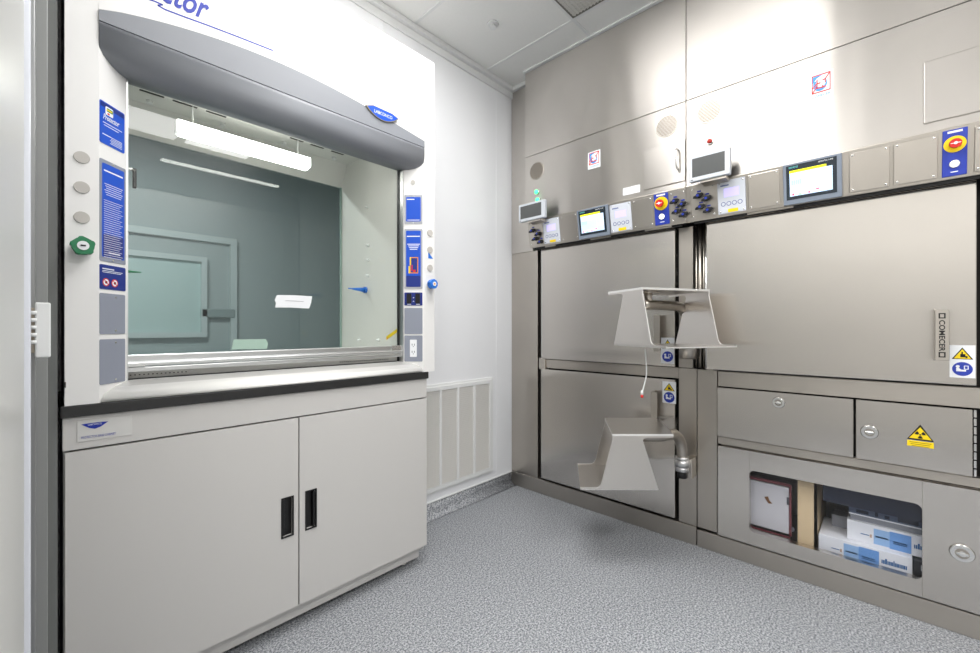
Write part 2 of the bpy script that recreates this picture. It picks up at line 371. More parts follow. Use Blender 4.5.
x, z1 = onY(44, 303, 1.37); _, z0 = onY(44, 357, 1.37)
lh = thing('door_catch', 'white plastic block catch on the grey post at the left edge', 'catch', (-.005, 1.36, z0))
MB().box(-.016, .008, 1.345, 1.372, z0, z1, .003).build('block', TRIM, lh)
MB().box(-.03, -.016, 1.35, 1.40, z0+.01, z1-.012, .002).build('back_plate', mat('catch_plate', (170, 160, 145), .4), lh)
m_ = MB()
for i in range(5): m_.cyl((-.019, 1.345, z0+.03+i*.016), (-.019, 1.345, z0+.038+i*.016), .006, n=12)
m_.build('spring', TRIM, lh)

# ================================================================ BASE CABINET
YF = 1.60
bc = thing('base_cabinet', 'pale grey two door base cabinet under the fume hood', 'cabinet', (.65, 1.8, 0))
MB().box(.033, 1.262, 1.634, 1.99, .075, .90).mat(1).box(.045, 1.25, 1.630, 1.634, .09, .89).build('body', [CAB, CABD], bc)
MB().box(.031, 1.264, 1.612, 1.632, .811, .902, .002).build('top_rail', CAB, bc)
XM = .657
for side, (a, b_) in enumerate(((.036, XM-.0025), (XM+.0025, 1.264))):
    hx0 = XM-.105 if side == 0 else XM+.052
    xa_, _ = onY(281.5 if side == 0 else 305.5, 500, 1.613); xb_, _ = onY(293 if side == 0 else 316, 500, 1.613)
    _, zt_ = onY(287 if side == 0 else 311, 497.5 if side == 0 else 490, 1.613); _, zb_ = onY(287 if side == 0 else 311, 536.5 if side == 0 else 528, 1.613)
    d = MB()
    d.box(a, xa_, 1.612, 1.632, .098, .806).box(xb_, b_, 1.612, 1.632, .098, .806).box(xa_, xb_, 1.612, 1.632, .098, zb_).box(xa_, xb_, 1.612, 1.632, zt_, .806)
    dr = d.build('door', CAB, bc)
    h = MB().frame_y(1.609, 1.6135, xa_-.002, xb_+.002, zb_-.002, zt_+.002, .005).box(xa_, xb_, 1.628, 1.631, zb_, zt_)
    if side == 0: h.box(xa_+.004, xa_+.012, 1.611, 1.628, zb_+.006, zt_-.006, .002)
    else: h.box(xb_-.012, xb_-.004, 1.611, 1.628, zb_+.006, zt_-.006, .002)
    lab(h.build('recessed_handle', BLACK, dr), 'black recessed pull')
MB().box(.05, 1.245, 1.665, 1.99, .035, .075).mat(0).box(.045, 1.25, 1.655, 1.672, .03, .09, .001).build('plinth', CAB, bc)
for x, y in ((.10, 1.70), (1.19, 1.70), (.10, 1.93), (1.19, 1.93)):
    MB().cyl((x, y, .012), (x, y, .045), .008).cyl((x, y, 0), (x, y, .012), .02, .016).build('levelling_foot', CHROME, bc)
# label plate on the top rail
x0, z1 = onY(77, 422, 1.611); x1, z0 = onY(132, 434, 1.611)
pl = MB().box(x0, x1, 1.6105, 1.6122, z0-.002, z1+.002, .0004, 1).build('name_label', mat('label_clear', (212, 211, 208), .35), bc)
w_ = x1-x0
def badge(mb, x0, x1, zc, hh, y, tilt=0):      # shallow wide shield outline, pointed below
    pts = [(x0, zc+hh*.45), (x0+(x1-x0)*.25, zc+hh*.52), (x0+(x1-x0)*.75, zc+hh*.52), (x1, zc+hh*.45), (x0+(x1-x0)*.72, zc-hh*.25), (x0+(x1-x0)*.5, zc-hh*.5), (x0+(x1-x0)*.28, zc-hh*.25)]
    return [(px, y, pz) for px, pz in pts]
m_ = MB(); m_.prism(badge(m_, x0+w_*.07, x0+w_*.55, z1-.016, .017, 1.6098), (0, .0006, 0))
m_.text('PROTECTOR BASE CABINET', (x0+w_*.07, 1.6095, z0+.006), (1, 0, 0), (0, 0, 1), .0062, w_*.62)
m_.mat(1).text('LABCONCO', (x0+w_*.19, 1.6092, z1-.0135), (1, 0, 0), (0, 0, 1), .0045, w_*.24)
m_.build('lettering', [INK, WLAB], pl)

# worktop
tag(MB().box(.027, 1.268, 1.602, 2.0, .902, .934, .002).build('worktop', EPOXY), 'black worktop slab between the base cabinet and the fume hood', 'worktop')

# ================================================================ FUME HOOD
fh = thing('fume_hood', 'white fume hood with grey visor standing on the black worktop', 'fume hood', (.66, 1.9, .934))
XL0, XL1, XR1, XR0 = .035, .102, 1.238, 1.302      # outer faces of the posts
IL, IR = .168, 1.172                               # inner edges of the posts
YI = 1.671
def post(out, corner, inn, wallx, label):
    pts = [(out, YF, .935), (corner, YF, .935), (inn, YI, .935), (inn, 1.70, .935), (wallx, 1.74, .935), (out, 1.74, .935)]
    p = MB().prism(pts, (0, 0, 1.0)).box(min(out, corner), max(out, corner), YF, 1.74, 1.935, 2.438)
    return p.build('corner_post', HOODW, fh)
pL = post(XL0, XL1, IL, XL0+.02, ''); pR = post(XR0, XR1, IR, XR0-.02, '')
# shell: sides, top, outer back
MB().box(XL0, XL0+.012, 1.74, 2.30, .935, 2.438).box(XR0-.012, XR0, 1.74, 2.30, .935, 2.438).box(XL0, XR0, 1.61, 2.30, 2.42, 2.436).box(XL0, XR0, 2.29, 2.30, 1.955, 2.436).box(XL0, XR0, 2.29, 2.30, .935, .965).box(XL0, IL-.012, 2.29, 2.30, .935, 2.2).box(IR+.012, XR0, 2.29, 2.30, .935, 2.2).build('outer_shell', HOODW, fh)
# liners
ll = MB().box(IL-.012, IL, 1.70, 2.289, .935, 2.07).build('side_liner', LINER, fh)
lr = MB().box(IR, IR+.012, 1.70, 2.289, .935, 2.07).build('side_liner', LINER, fh)
# ceiling of the chamber with two rows of slots each side
ZS = 2.067; sl = []
rows = [(2.096, 2.108), (2.026, 2.038)]
xr = [(.249, .326), (.353, .437), (.467, .543), (.812, .878), (.912, .982), (1.02, 1.09)]
cm = MB(); ysplit = [1.62, 2.020, 2.038, 2.090, 2.108, 2.214]
for i in range(5):
    if i in (1, 3):
        cur = IL
        for (a, b_) in xr: cm.box(cur, a, ysplit[i], ysplit[i+1], ZS, ZS+.0012); cur = b_
        cm.box(cur, IR, ysplit[i], ysplit[i+1], ZS, ZS+.0012)
    else: cm.box(IL, IR, ysplit[i], ysplit[i+1], ZS, ZS+.0012)
cm.build('chamber_ceiling', LINER, fh)
MB().box(IL, IR, 1.9, 2.2, ZS+.03, ZS+.035).build('slot_dark_sheet', BLACK, fh)  # black sheet puts the darkness behind the slots into colour
for x in (.29, .547, .812, 1.07): MB().cyl((x, 2.17, ZS), (x, 2.17, ZS-.012), .012, .009, n=12).build('ceiling_bolt', TRIM, fh)
# sloped panel with the lamp
MB().prism([(IL, 2.214, ZS+.006), (IL, 2.222, ZS+.006), (IL, 2.296, 1.953), (IL, 2.284, 1.953)], (IR-IL, 0, 0)).build('sloped_panel', LINER, fh)
lp = MB().box(.360, .905, 2.076, 2.12, 1.937, 1.990, .003).build('lamp_housing', TRIM, fh)
for x in (.42, .85): MB().box(x, x+.004, 2.10, 2.11, 1.988, ZS+.002).build('hanger', TRIM, lp)
MB().box(.366, .900, 2.066, 2.077, 1.941, 1.986, .002).build('lamp_tube', HLAMP, lp)
MB().box(.372, .894, 2.080, 2.115, 1.933, 1.938, .001).build('lamp_tube', HLAMP, lp)  # glowing face added under the lamp to brighten the chamber
# rear glass
rg = MB().box(IL, IR, 2.284, 2.289, .962, 1.953).build('rear_glass', G_REAR, fh)
GE = mat('green_glass_edge', (150, 176, 168), .3)
for x in (IR-.010, IL): MB().box(x, x+.010, 2.2795, 2.284, .962, 1.953).build('glass_edge', GE, rg)
MB().box(IL, IR, 1.70, 2.289, .937, .958).build('work_surface', SURF, fh)
# curved white front sill
prof = [(YF+.002, .936), (YF+.002, .944), (YF+.008, .960), (YF+.03, .974), (YF+.072, .984), (YF+.10, .985), (YF+.10, .936)]
rings = []
sb = MB()
def sx_(y): t_ = min(1, max(0, (y-YF)/.071)); return XL1+(IL-XL1)*t_**.75, XR1-(XR1-IR)*t_**.75
A = []
for (y, z) in prof:
    a, b_ = sx_(y); A.append((sb.bm.verts.new((a, y, z)), sb.bm.verts.new((b_, y, z))))
fs = [sb.bm.faces.new((A[i][0], A[i][1], A[(i+1) % len(A)][1], A[(i+1) % len(A)][0])) for i in range(len(A))]
for f_ in fs[:4]: f_.smooth = True
sb.bm.faces.new([a[0] for a in A]); sb.bm.faces.new([a[1] for a in A][::-1])
sb.build('front_sill', SILL, fh)
# slotted strip and gap under the sash
m_ = MB().box(IL, IR, 1.715, 1.72, .958, 1.008); m_.mat(1)
for i in range(14): m_.box(IL+.012+i*.011, IL+.016+i*.011, 1.7145, 1.7155, .996, .999)
for i in range(26): m_.box(IR-.30+i*.0095, IR-.294+i*.0095, 1.7145, 1.7155, .996, .999)
m_.mat(1).box(IL, IR, 1.70, 1.7145, .958, .988)
m_.build('air_strip', [LINER, BLACK], fh)
# sash
sa = MB().box(IL, IR, 1.683, 1.708, 1.008, 1.024, .003).box(IL, IR, 1.679, 1.708, 1.026, 1.040, .004).box(IL, IR, 1.686, 1.706, 1.040, 1.062, .003).build('sash_rail', ALU, fh)
MB().box(IL, IL+.045, 1.676, 1.680, 1.026, 1.031).build('rail_stop', CHROME, sa)
MB().box(IR-.06, IR-.004, 1.680, 1.686, 1.040, 1.062, .001).build('rail_stop', CHROME, sa)
sg = MB().box(IL, IR, 1.693, 1.699, 1.062, 1.96).build('sash_glass', G_SASH, fh)
x_, _ = onY(137.5, 200, 1.69); x2_, _ = onY(166, 200, 1.69); x3_, _ = onY(322, 200, 1.69)
# side channels
for x in (IR, IL): MB().box(x-.004, x+.004, 1.672, 1.70, .975, 1.96).build('sash_channel', ALU, fh)
MB().box(IR-.010, IR-.001, 1.700, 1.712, .975, 1.96).build('dark_seal', BLACK, fh)
# upper white front and grey visor (arched joint line)
N = 24; ZTOP = 2.438
def arc(x): u = (x-XL1)/(XR1-XL1); return 2.034+.071*math.sin(PI*(u**.82 if u > 0 else 0))
X = [XL1+(XR1-XL1)*i/N for i in range(N+1)]
up = MB().prism([(x, YF-.001, arc(x)) for x in X]+[(XR1, YF-.001, ZTOP), (XL1, YF-.001, ZTOP)], (0, .02, 0)).build('upper_front', HOODW, fh)
vis = MB()
vis.prism([(x, YF-.006, arc(x)) for x in X]+[(XR1, YF-.006, 2.004), (XL1, YF-.006, 2.004)], (0, .02, 0))
pr = [(YF-.006, 2.001), (YF-.006, 1.990), (YF-.006, 1.966), (YF-.0045, 1.950), (YF, 1.934), (YF+.010, 1.918), (YF+.03, 1.905), (YF+.055, 1.899), (YF+.10, 1.898), (YF+.10, 2.001)]
vis.prism([(XL1+.001, y, z) for y, z in pr], (XR1-XL1-.002, 0, 0), smooth=False)
vis.mat(1).box(XL1+.002, XR1-.002, YF+.0, YF+.02, 2.0, 2.006)
vo = vis.build('visor', [VISOR, BLACK], fh)
for p_ in vo.data.polygons:
    n_ = p_.normal
    if abs(n_.x) < .5 and p_.center.z+wl(vo).z < 2.0 and n_.y < .3 and p_.material_index == 0: p_.use_smooth = True
# script lettering and swash on the upper front
m_ = MB()
_, zb_ = onY(205, 20, YF); 
m_.text('Protector', (.088, YF-.0015, 2.138), (1, 0, 0), (0, 0, 1), .078, .277, shear=.45, bold=.02)
sw = [(.11, 2.113), (.18, 2.122), (.225, 2.128), (.245, 2.128), (.232, 2.120), (.25, 2.117), (.30, 2.121), (.36, 2.127), (.45, 2.134), (.56, 2.141)]
for i in range(len(sw)-1):
    (a, za_), (b_, zb2) = sw[i], sw[i+1]; th = .0022
    m_.prism([(a, YF-.0016, za_-th), (b_, YF-.0016, zb2-th), (b_, YF-.0016, zb2+th), (a, YF-.0016, za_+th)], (0, .0004, 0))
m_.build('script_lettering', INK, up)
# shield badge on the visor
a, _ = onY(366, 107, YF-.012); b_, zz = onY(399, 120, YF-.012)
bp_ = []
for i in range(13):
    u = i/12; bp_.append((a+(b_-a)*u, YF-.012, 2.083-.036*math.sin(PI*u)**.8))
bp_ += [(b_-(b_-a)*.2, YF-.012, 2.094), (a+(b_-a)*.2, YF-.012, 2.096)]
bd = MB().prism(bp_, (0, .008, 0)).build('badge', mat('badge_edge', (150, 140, 120), .4, .5), vo)
def sc(p, s_): cx_ = (a+b_)/2; return (cx_+(p[0]-cx_)*s_, YF-.0125, 2.077+(p[2]-2.077)*s_)
MB().mat(0).prism([sc(p, .92) for p in bp_], (0, .001, 0)).mat(1).text('LABCONCO', (a+(b_-a)*.24, YF-.0128, 2.067), (1, 0, 0), (0, 0, 1), .014, (b_-a)*.54).build('lettering', [BLUE, WLAB], bd)

# --- plates on the slanted inner faces of the posts
def slant(side):      # local frame on the 45 degree face: origin at outer corner, s along the face towards the sash
    if side == 0: o = Vector((XL1, YF, 0)); d = Vector((IL-XL1, YI-YF, 0))
    else: o = Vector((IR, YI, 0)); d = Vector((XR1-IR, YF-YI, 0))
    L_ = d.length; d.normalize(); n_ = Vector((d.y, -d.x, 0)) if side == 0 else Vector((d.y, -d.x, 0))
    if n_.y > 0: n_ = -n_
    return o, d, n_, L_
def splate(mb, side, s0, s1, z0, z1, off, th, rad=.004):
    o, d, n_, L_ = slant(side)
    pts = []
    for cx_, cz_, a0 in ((s1-rad, z1-rad, 0), (s0+rad, z1-rad, 90), (s0+rad, z0+rad, 180), (s1-rad, z0+rad, 270)):
        for k_ in range(4):
            an = math.radians(a0+k_*30); pts.append(o+d*(cx_+rad*math.cos(an))+n_*off+Vector((0, 0, cz_+rad*math.sin(an))))
    mb.prism(pts, n_*th); return mb
def stext(mb, side, body, s, z, h, wdt, off, shear=0):
    o, d, n_, L_ = slant(side)
    mb.text(body, o+d*s+n_*off+Vector((0, 0, z)), d, (0, 0, 1), h, wdt, shear); return mb
def sdot(mb, side, s, z, r, off, th):
    o, d, n_, L_ = slant(side); p = o+d*s+n_*off+Vector((0, 0, z)); mb.cyl(p, p+n_*th, r, n=20); return mb
def zL(px, py): return onY(px, py, YF+.035)[1]
SL = .097
# left post, top to bottom
z1, z0 = zL(112, 107), zL(112, 148)
pz = splate(MB(), 0, .002, .088, z0, z1, 0, .0015).build('brand_plate', BLUE, pL)
m_ = splate(MB(), 0, .004, .086, z1-.016, z1-.003, .0015, .0003, .002)
m_.mat(1); stext(m_, 0, 'Protector', .012, z0+(z1-z0)*.58, .016, .055, .0016, .3); stext(m_, 0, 'Protector', .0125, z0+(z1-z0)*.58, .016, .055, .0017, .3)
splate(m_, 0, .012, .078, z0+(z1-z0)*.50, z0+(z1-z0)*.515, .0016, .0003, .0003)
splate(m_, 0, .015, .066, z0+(z1-z0)*.44, z0+(z1-z0)*.455, .0016, .0003, .0003)
splate(m_, 0, .010, .038, z0+(z1-z0)*.215, z0+(z1-z0)*.235, .0016, .0003, .0003)
for i in range(5): splate(m_, 0, .036+.004*(i % 2), .078, z0+.008+i*.0045, z0+.0095+i*.0045, .0016, .0003, .0003)
m_.mat(2); splate(m_, 0, .020, .046, z1-.034, z1-.010, .0018, .0003, .004)
m_.mat(3); splate(m_, 0, .024, .045, z1-.024, z1-.014, .0021, .0003, .003); m_.mat(4); splate(m_, 0, .024, .042, z1-.021, z1-.017, .0024, .0003, .001)
m_.mat(5); splate(m_, 0, .026, .034, z1-.032, z1-.027, .0021, .0003, .002)
m_.build('printing', [NAVY, WLAB, WLAB, GREEN, YEL, RED], pz)
z1, z0 = zL(112, 167), zL(112, 260)
pz = splate(MB(), 0, .002, .092, z0-.008, z1+.010, 0, .0015).build('instruction_plate', PLATE, pL)
m_ = splate(MB(), 0, .009, .086, z0+.004, z1, .0015, .0006); m_.mat(1); splate(m_, 0, .012, .083, z0+.006, z0+.07, .0021, .0003)
m_.mat(2); splate(m_, 0, .014, .080, z1-.022, z1-.018, .0022, .0003, .001)
H_ = z1-z0
for i in range(6): splate(m_, 0, .016+.003*(i % 3), .080-.003*(i % 3), z1-.058-i*.006, z1-.0565-i*.006, .0022, .0003, .0005)
for i in range(27): splate(m_, 0, .014, .080-.006*((i*7) % 5)/2, z1-.105-i*.0062, z1-.1038-i*.0062, .0025, .0003, .0003)
splate(m_, 0, .03, .07, z0+.016, z0+.0195, .0025, .0003, .001)
m_.mat(3); sdot(m_, 0, .047, z1+.005, .003, .0015, .001); sdot(m_, 0, .047, z0-.002, .003, .0015, .001)
m_.build('printing', [BLUE, NAVY, WLAB, CHROME], pz)
z1, z0 = zL(112, 266), zL(112, 290)
pz = splate(MB(), 0, .002, .092, z0, z1, 0, .0015).build('warning_plate', NAVY, pL)
m_ = MB(); m_.mat(0); splate(m_, 0, .010, .05, z1-.013, z1-.010, .0015, .0003, .0005); splate(m_, 0, .010, .08, z1-.018, z1-.0165, .0015, .0003, .0005); splate(m_, 0, .010, .075, z1-.022, z1-.0205, .0015, .0003, .0005)
for s_ in (.022, .052):
    m_.mat(1); sdot(m_, 0, s_, z0+.020, .0115, .0015, .0004); m_.mat(0); sdot(m_, 0, s_, z0+.020, .0088, .0019, .0003); m_.mat(2); sdot(m_, 0, s_, z0+.020, .004, .0022, .0003)
    m_.mat(1); o, d, n_, L_ = slant(0); c_ = o+d*s_+n_*.0026+Vector((0, 0, z0+.02)); q_ = (d+Vector((0, 0, -1))).normalized(); e_ = (d+Vector((0, 0, 1))).normalized()
    m_.prism([c_-q_*.0095-e_*.001, c_+q_*.0095-e_*.001, c_+q_*.0095+e_*.001, c_-q_*.0095+e_*.001], n_*.0003)
m_.build('printing', [WLAB, RED, BLACK], pz)
for ya, yb in ((294, 334), (339, 383)):
    z1, z0 = zL(112, ya), zL(112, yb)
    pz = splate(MB(), 0, .002, .090, z0, z1, 0, .0018).build('blank_plate', PLATE, pL)
    sdot(MB(), 0, .055, z1-.010, .003, .0018, .001).build('screw', CHROME, pz); sdot(MB(), 0, .055, z0+.010, .003, .0018, .001).build('screw', CHROME, pz)
# left post outer face: three plugs and a green valve knob
for py in (157.5, 187.5, 217.5):
    x, z = onY(81.8, py, YF); MB().cyl((x, YF, z), (x, YF-.004, z), .0165, .0155).build('round_plug', PLUG, pL)
x, z = onY(83, 246, YF-.03)
kb = MB(); kb.mat(0).cyl((x, YF, z), (x, YF-.018, z), .020, .017).mat(1)
n5 = 10
pts = []
for i in range(n5*2):
    a_ = 2*PI*i/(n5*2)+.3; r_ = .026 if (i//2) % 2 == 0 else .0205; pts.append((x+r_*math.cos(a_), YF-.018, z+r_*math.sin(a_)))
kb.prism(pts, (0, -.022, 0), .002); kb.mat(0).cyl((x, YF-.0405, z), (x, YF-.042, z), .012).mat(2).cyl((x-.005, YF-.0425, z), (x+.005, YF-.0425, z), .002, n=8)
lab(kb.build('valve_knob', [WLAB, GREEN, BLACK], pL), 'green fluted valve knob')
# post edge notch
MB().box(.0335, .0375, YF-.001, YF+.01, .985, 1.0).build('edge_clip', BLACK, pL)

# right post: plates
def zR(px, py): return onY(px, py, YF+.03)[1]
x, z = onY(414, 182, YF+.03)
m_ = sdot(MB(), 1, .045, z, .010, 0, .003); m_.build('round_plug', PLUG, pR)
z1, z0 = zR(415, 195), zR(415, 224)
pz = splate(MB(), 1, .004, .090, z0, z1, 0, .002).build('small_plate', mat('plate_frame', (168, 170, 176), .4), pR)
m_ = splate(MB(), 1, .012, .082, z0+.012, z1-.010, .002, .0006); m_.mat(1); splate(m_, 1, .016, .052, z1-.023, z1-.019, .0026, .0003, .001); splate(m_, 1, .018, .076, z0+.017, z0+.020, .0026, .0003, .001)
m_.mat(2); sdot(m_, 1, .047, z1-.005, .003, .002, .001); sdot(m_, 1, .047, z0+.005, .003, .002, .001); m_.build('printing', [BLUE, WLAB, CHROME], pz)
z1, z0 = zR(415, 229), zR(415, 289)
pz = splate(MB(), 1, .004, .090, z0, z1, 0, .002).build('instruction_plate', mat('plate_frame_b', (168, 170, 176), .4), pR)
m_ = splate(MB(), 1, .012, .082, z0+.010, z1-.008, .002, .0006); H_ = z1-z0; m_.mat(6); splate(m_, 1, .012, .082, z0+.010, z0+H_*.22, .0026, .0003)
m_.mat(1); splate(m_, 1, .016, .078, z1-H_*.13, z1-H_*.115, .0027, .0003, .001)
for i in range(4): splate(m_, 1, .018+.004*i, .078-.004*i, z1-H_*(.26+.028*i), z1-H_*(.252+.028*i)+.001, .0027, .0003, .0004)
m_.mat(2); splate(m_, 1, .030, .070, z0+H_*.26, z0+H_*.53, .0029, .0003, .002); m_.mat(3); splate(m_, 1, .034, .066, z0+H_*.275, z0+H_*.515, .0032, .0003, .002)
m_.mat(4); splate(m_, 1, .024, .030, z0+H_*.26, z0+H_*.38, .0032, .0003, .001); splate(m_, 1, .030, .036, z0+H_*.40, z0+H_*.53, .0035, .0003, .001)
m_.mat(5); splate(m_, 1, .045, .058, z0+H_*.28, z0+H_*.32, .0035, .0003, .001); splate(m_, 1, .038, .043, z0+H_*.30, z0+H_*.40, .0035, .0003, .001)
m_.build('printing', [BLUE, WLAB, ORANGE, NAVY, YEL, RED, NAVY], pz)
z1, z0 = zR(415, 292.5), zR(415, 305.5)
pz = splate(MB(), 1, .004, .090, z0, z1, 0, .002).build('switch_plate', NAVY, pR)
for s_ in (.027, .068):
    m_ = splate(MB(), 1, s_-.011, s_+.011, z0+.010, z1-.005, .002, .005, .002); m_.build('rocker_switch', BLACK, pz)
m_ = MB(); splate(m_, 1, .018, .036, z0+.004, z0+.007, .002, .0003, .001); splate(m_, 1, .060, .078, z0+.004, z0+.007, .002, .0003, .001); splate(m_, 1, .045, .050, z0+.018, z0+.022, .002, .0003, .001); splate(m_, 1, .045, .050, z0+.035, z0+.039, .002, .0003, .001); m_.build('printing', WLAB, pz)
z1, z0 = zR(415, 308), zR(415, 334); splate(MB(), 1, .004, .090, z0, z1, 0, .002).build('blank_plate', PLATE, pR)
z1, z0 = zR(415, 335.5), zR(415, 361.5)
pz = splate(MB(), 1, .004, .090, z0, z1, 0, .002).build('outlet_plate', PLATE, pR)
m_ = splate(MB(), 1, .031, .063, z0+.022, z1-.020, .002, .003, .002); m_.mat(1); zc = (z0+z1)/2
for dz in (.017, -.017):
    splate(m_, 1, .040, .0425, zc+dz-.003, zc+dz+.006, .005, .0003, .0003); splate(m_, 1, .051, .0535, zc+dz-.003, zc+dz+.006, .005, .0003, .0003); sdot(m_, 1, .047, zc+dz-.008, .002, .005, .0003)
m_.build('power_socket', [WLAB, BLACK], pz)
for py in (233, 250, 268): x, z = onY(429.8, py, YF); MB().cyl((x, YF, z), (x, YF-.004, z), .0165, .0155).build('round_plug', PLUG, pR)
xa_, za_ = onY(428.2, 254.5, YF)
MB().prism([(xa_, YF-.001, za_+.012), (xa_, YF-.001, za_-.018), (xa_+.030, YF-.001, za_-.018)], (0, .0008, 0)).build('blue_arrow_sticker', BKNOB, pR)
x, z = onY(433, 284, YF-.03)
kb = MB(); kb.mat(1).cyl((x, YF, z), (x, YF-.014, z), .014).mat(0)
pts = []
for i in range(n5*2):
    a_ = 2*PI*i/(n5*2)+.1; r_ = .024 if (i//2) % 2 == 0 else .019; pts.append((x+r_*math.cos(a_), YF-.014, z+r_*math.sin(a_)))
kb.prism(pts, (0, -.026, 0), .003); kb.mat(1).cyl((x, YF-.0405, z), (x, YF-.043, z), .010).mat(2).cyl((x, YF-.0435, z), (x, YF-.0437, z), .005)
lab(kb.build('valve_knob', [BKNOB, WLAB, ORANGE], pR), 'blue fluted valve knob')
for py in (226, 265, 288): _, z = onY(403.5, py, 1.672); MB().cyl((IR+.004, 1.671, z), (IR+.004, 1.669, z), .003, n=10).build('screw', BLACK, pR)
# fittings on the right liner
for px, py in ((366, 207), (367, 245), (366.5, 260), (366.5, 275.5), (358, 340), (377, 340)):
    y, z = onX(px, py, IR-.01); r_ = .008 if py > 210 else .005
    MB().cyl((IR, y, z), (IR-.012, y, z), r_, r_*.7, n=14).dome((IR-.012, y, z), (-1, 0, 0), r_*.7, .005, 14, 3).build('liner_plug', TRIM, lr)
y, z = onX(366, 290, IR)
MB().cyl((IR, y, z), (IR-.012, y, z), .016).cyl((IR-.012, y, z), (IR-.075, y+.01, z+.002), .013, .004).cyl((IR-.075, y+.01, z+.002), (IR-.095, y+.012, z+.003), .003).build('gas_nozzle', BKNOB, lr)
a_, za_ = onX(386.5, 340, IR); b2, zb_ = onX(397, 332, IR)
m_ = MB(); m_.prism([(IR-.0005, a_, za_), (IR-.0005, b2, zb_-.002), (IR-.0005, b2-.004, zb_+.016), (IR-.0005, a_-.0, za_+.018)], (-.0008, 0, 0)).mat(1).cyl((IR-.0013, a_-.010, za_+.009), (IR-.0018, a_-.010, za_+.009), .005, n=12)
m_.build('yellow_tape', [YEL, ORANGE], lr)
# left liner fittings poking into view
x, z = onY(133, 236.5+35, 1.9)
MB().cyl((IL, 1.80, 1.33), (IL+.05, 1.80, 1.33), .006, .002).build('gas_nozzle', GREEN, ll)
x, z = onY(130, 172, 1.78)
MB().cyl((IL, 1.78, 1.66), (IL+.035, 1.78, 1.66), .005).mat(1).box(IL+.026, IL+.036, 1.775, 1.785, 1.60, 1.665, .002).build('sash_lever', [CHROME, BLACK], ll)

# labels stuck on the glass
def ragged(mb, pts, y, th=.0006): mb.prism([(x_, y, z_) for x_, z_ in pts], (0, th, 0)); return mb
P_ = [onY(*q, 1.692) for q in ((277, 295), (294, 295.2), (312, 296.3), (311, 303), (309, 308.5), (290, 307.5), (275, 307.5), (276, 303), (274.5, 300))]
st = thing('paper_tape_label', 'white strip of paper tape with handwriting stuck on the sash glass', 'label', (P_[0][0], 1.692, P_[0][1]))
ragged(MB(), P_, 1.6915).build('paper', TAPEW, st)
def scribble(x0, x1, z, y, am=.003):
    m = MB(); n = 40; pts = []
    for i in range(n+1): u = i/n; pts.append(Vector((x0+(x1-x0)*u, y, z+am*math.sin(i*2.3)*(.5+.5*math.sin(i*.9)))))
    for p_, q_ in zip(pts, pts[1:]):
        m.prism([p_+Vector((0, 0, -.0006)), q_+Vector((0, 0, -.0006)), q_+Vector((0, 0, .0006)), p_+Vector((0, 0, .0006))], (0, -.0003, 0))
    return m
x0 = P_[0][0]; x1 = P_[2][0]; zz = (P_[0][1]+P_[6][1])/2
scribble(x0+.03, x0+.10, zz+.004, 1.6912).build('handwriting', mat('pencil_grey', (120, 120, 130), .6), st)
P_ = [onY(*q, 2.278) for q in ((234, 339.5), (266, 339), (268.5, 344), (267, 349), (232, 349.5), (233, 344))]
st = thing('pale_green_tape_label', 'pale green tape strip low on the rear glass of the hood', 'label', (P_[0][0], 2.278, P_[0][1]))
ragged(MB(), P_, 2.2828).build('paper', TAPEG, st)

# ================================================================ STEEL WALL
XF = 2.33           # front of doors
XB = 2.352          # frame plane
def Wx(px, py, X=XF): return onX(px, py, X)
# solid backing, coloured dark for the shade in the door gaps, with room for the glazed cabinet
struct(MB().box(2.385, 2.84, .62, 2.0, 0, ZC).box(2.385, 2.84, -1.5, .62, .58, ZC).box(2.385, 2.84, -1.5, .62, 0, .095).box(2.385, 2.84, -1.5, -.30, .095, .58).build('wall_right_dark_backing', DARKGAP))

# ---- cladding panels above
def clad(Y0, Y1, Z0, Z1, X, label, thick=.10):
    o = MB().box(X, X+thick, Y1+.0015, Y0-.0015, Z0+.0015, Z1-.0015, .0012, 1).build('steel_wall_panel', S_UP, loc=(X, (Y0+Y1)/2, Z0))
    tag(o, label, 'wall panel', 'brushed steel cladding panels above the doors'); return o
XU = 2.26
ysm = onX(686, 100, XU)[0]; zsm = onX(686, 101, XU)[1]; YUL = 1.80
clad(YUL, ysm, zsm, ZC, XU, 'large steel wall panel at the ceiling left of the vertical joint')
clad(ysm, -1.5, zsm, ZC, XU, 'large steel wall panel at the ceiling right of the vertical joint')
ZBT, ZBB = 1.872, 1.690
clad(YUL, ysm, ZBT, zsm, XU, 'steel wall panel with small hatch above the left control strip')
clad(ysm, -1.5, ZBT, zsm, XU, 'steel wall panel with rounded hatch above the right control strip')
o = MB().box(2.352, 2.385, 1.80, 2.0, 1.688, ZC-.03, .001, 1).build('steel_corner_panel', S_UP, loc=(2.352, 1.9, 1.688)); tag(o, 'narrow steel panel set back in the corner under the ceiling', 'wall panel')

# round perforated vents
VD = mat('vent_dark', (120, 110, 98), .6)
def rvent(px, py, label):
    y, z = onX(px, py, XU); t = thing('round_vent', label, 'vent', (XU, y, z), 'round slotted vents in the steel wall')
    MB().cyl((XU+.0005, y, z), (XU-.003, y, z), .060, .057, n=40).build('rim', S_FR, t)
    m = MB(); R_ = .053
    m.mat(1).cyl((XU-.003, y, z), (XU-.0036, y, z), R_, n=40).mat(0)
    n = 15
    for i in range(n):
        zz = -R_+.004+i*(2*R_-.008)/(n-1); hw = math.sqrt(max(0, R_*R_-zz*zz))
        m.box(XU-.0062, XU-.0036, y-hw, y+hw, z+zz-.0011, z+zz+.0011)
    m.build('slotted_disc', [S_FR, VD], t)
rvent(536.7, 170.8, 'round slotted vent above the left monitor near the corner')
rvent(666.8, 125.8, 'round slotted vent left of the vertical panel joint')
rvent(709, 111.2, 'round slotted vent right of the vertical panel joint')

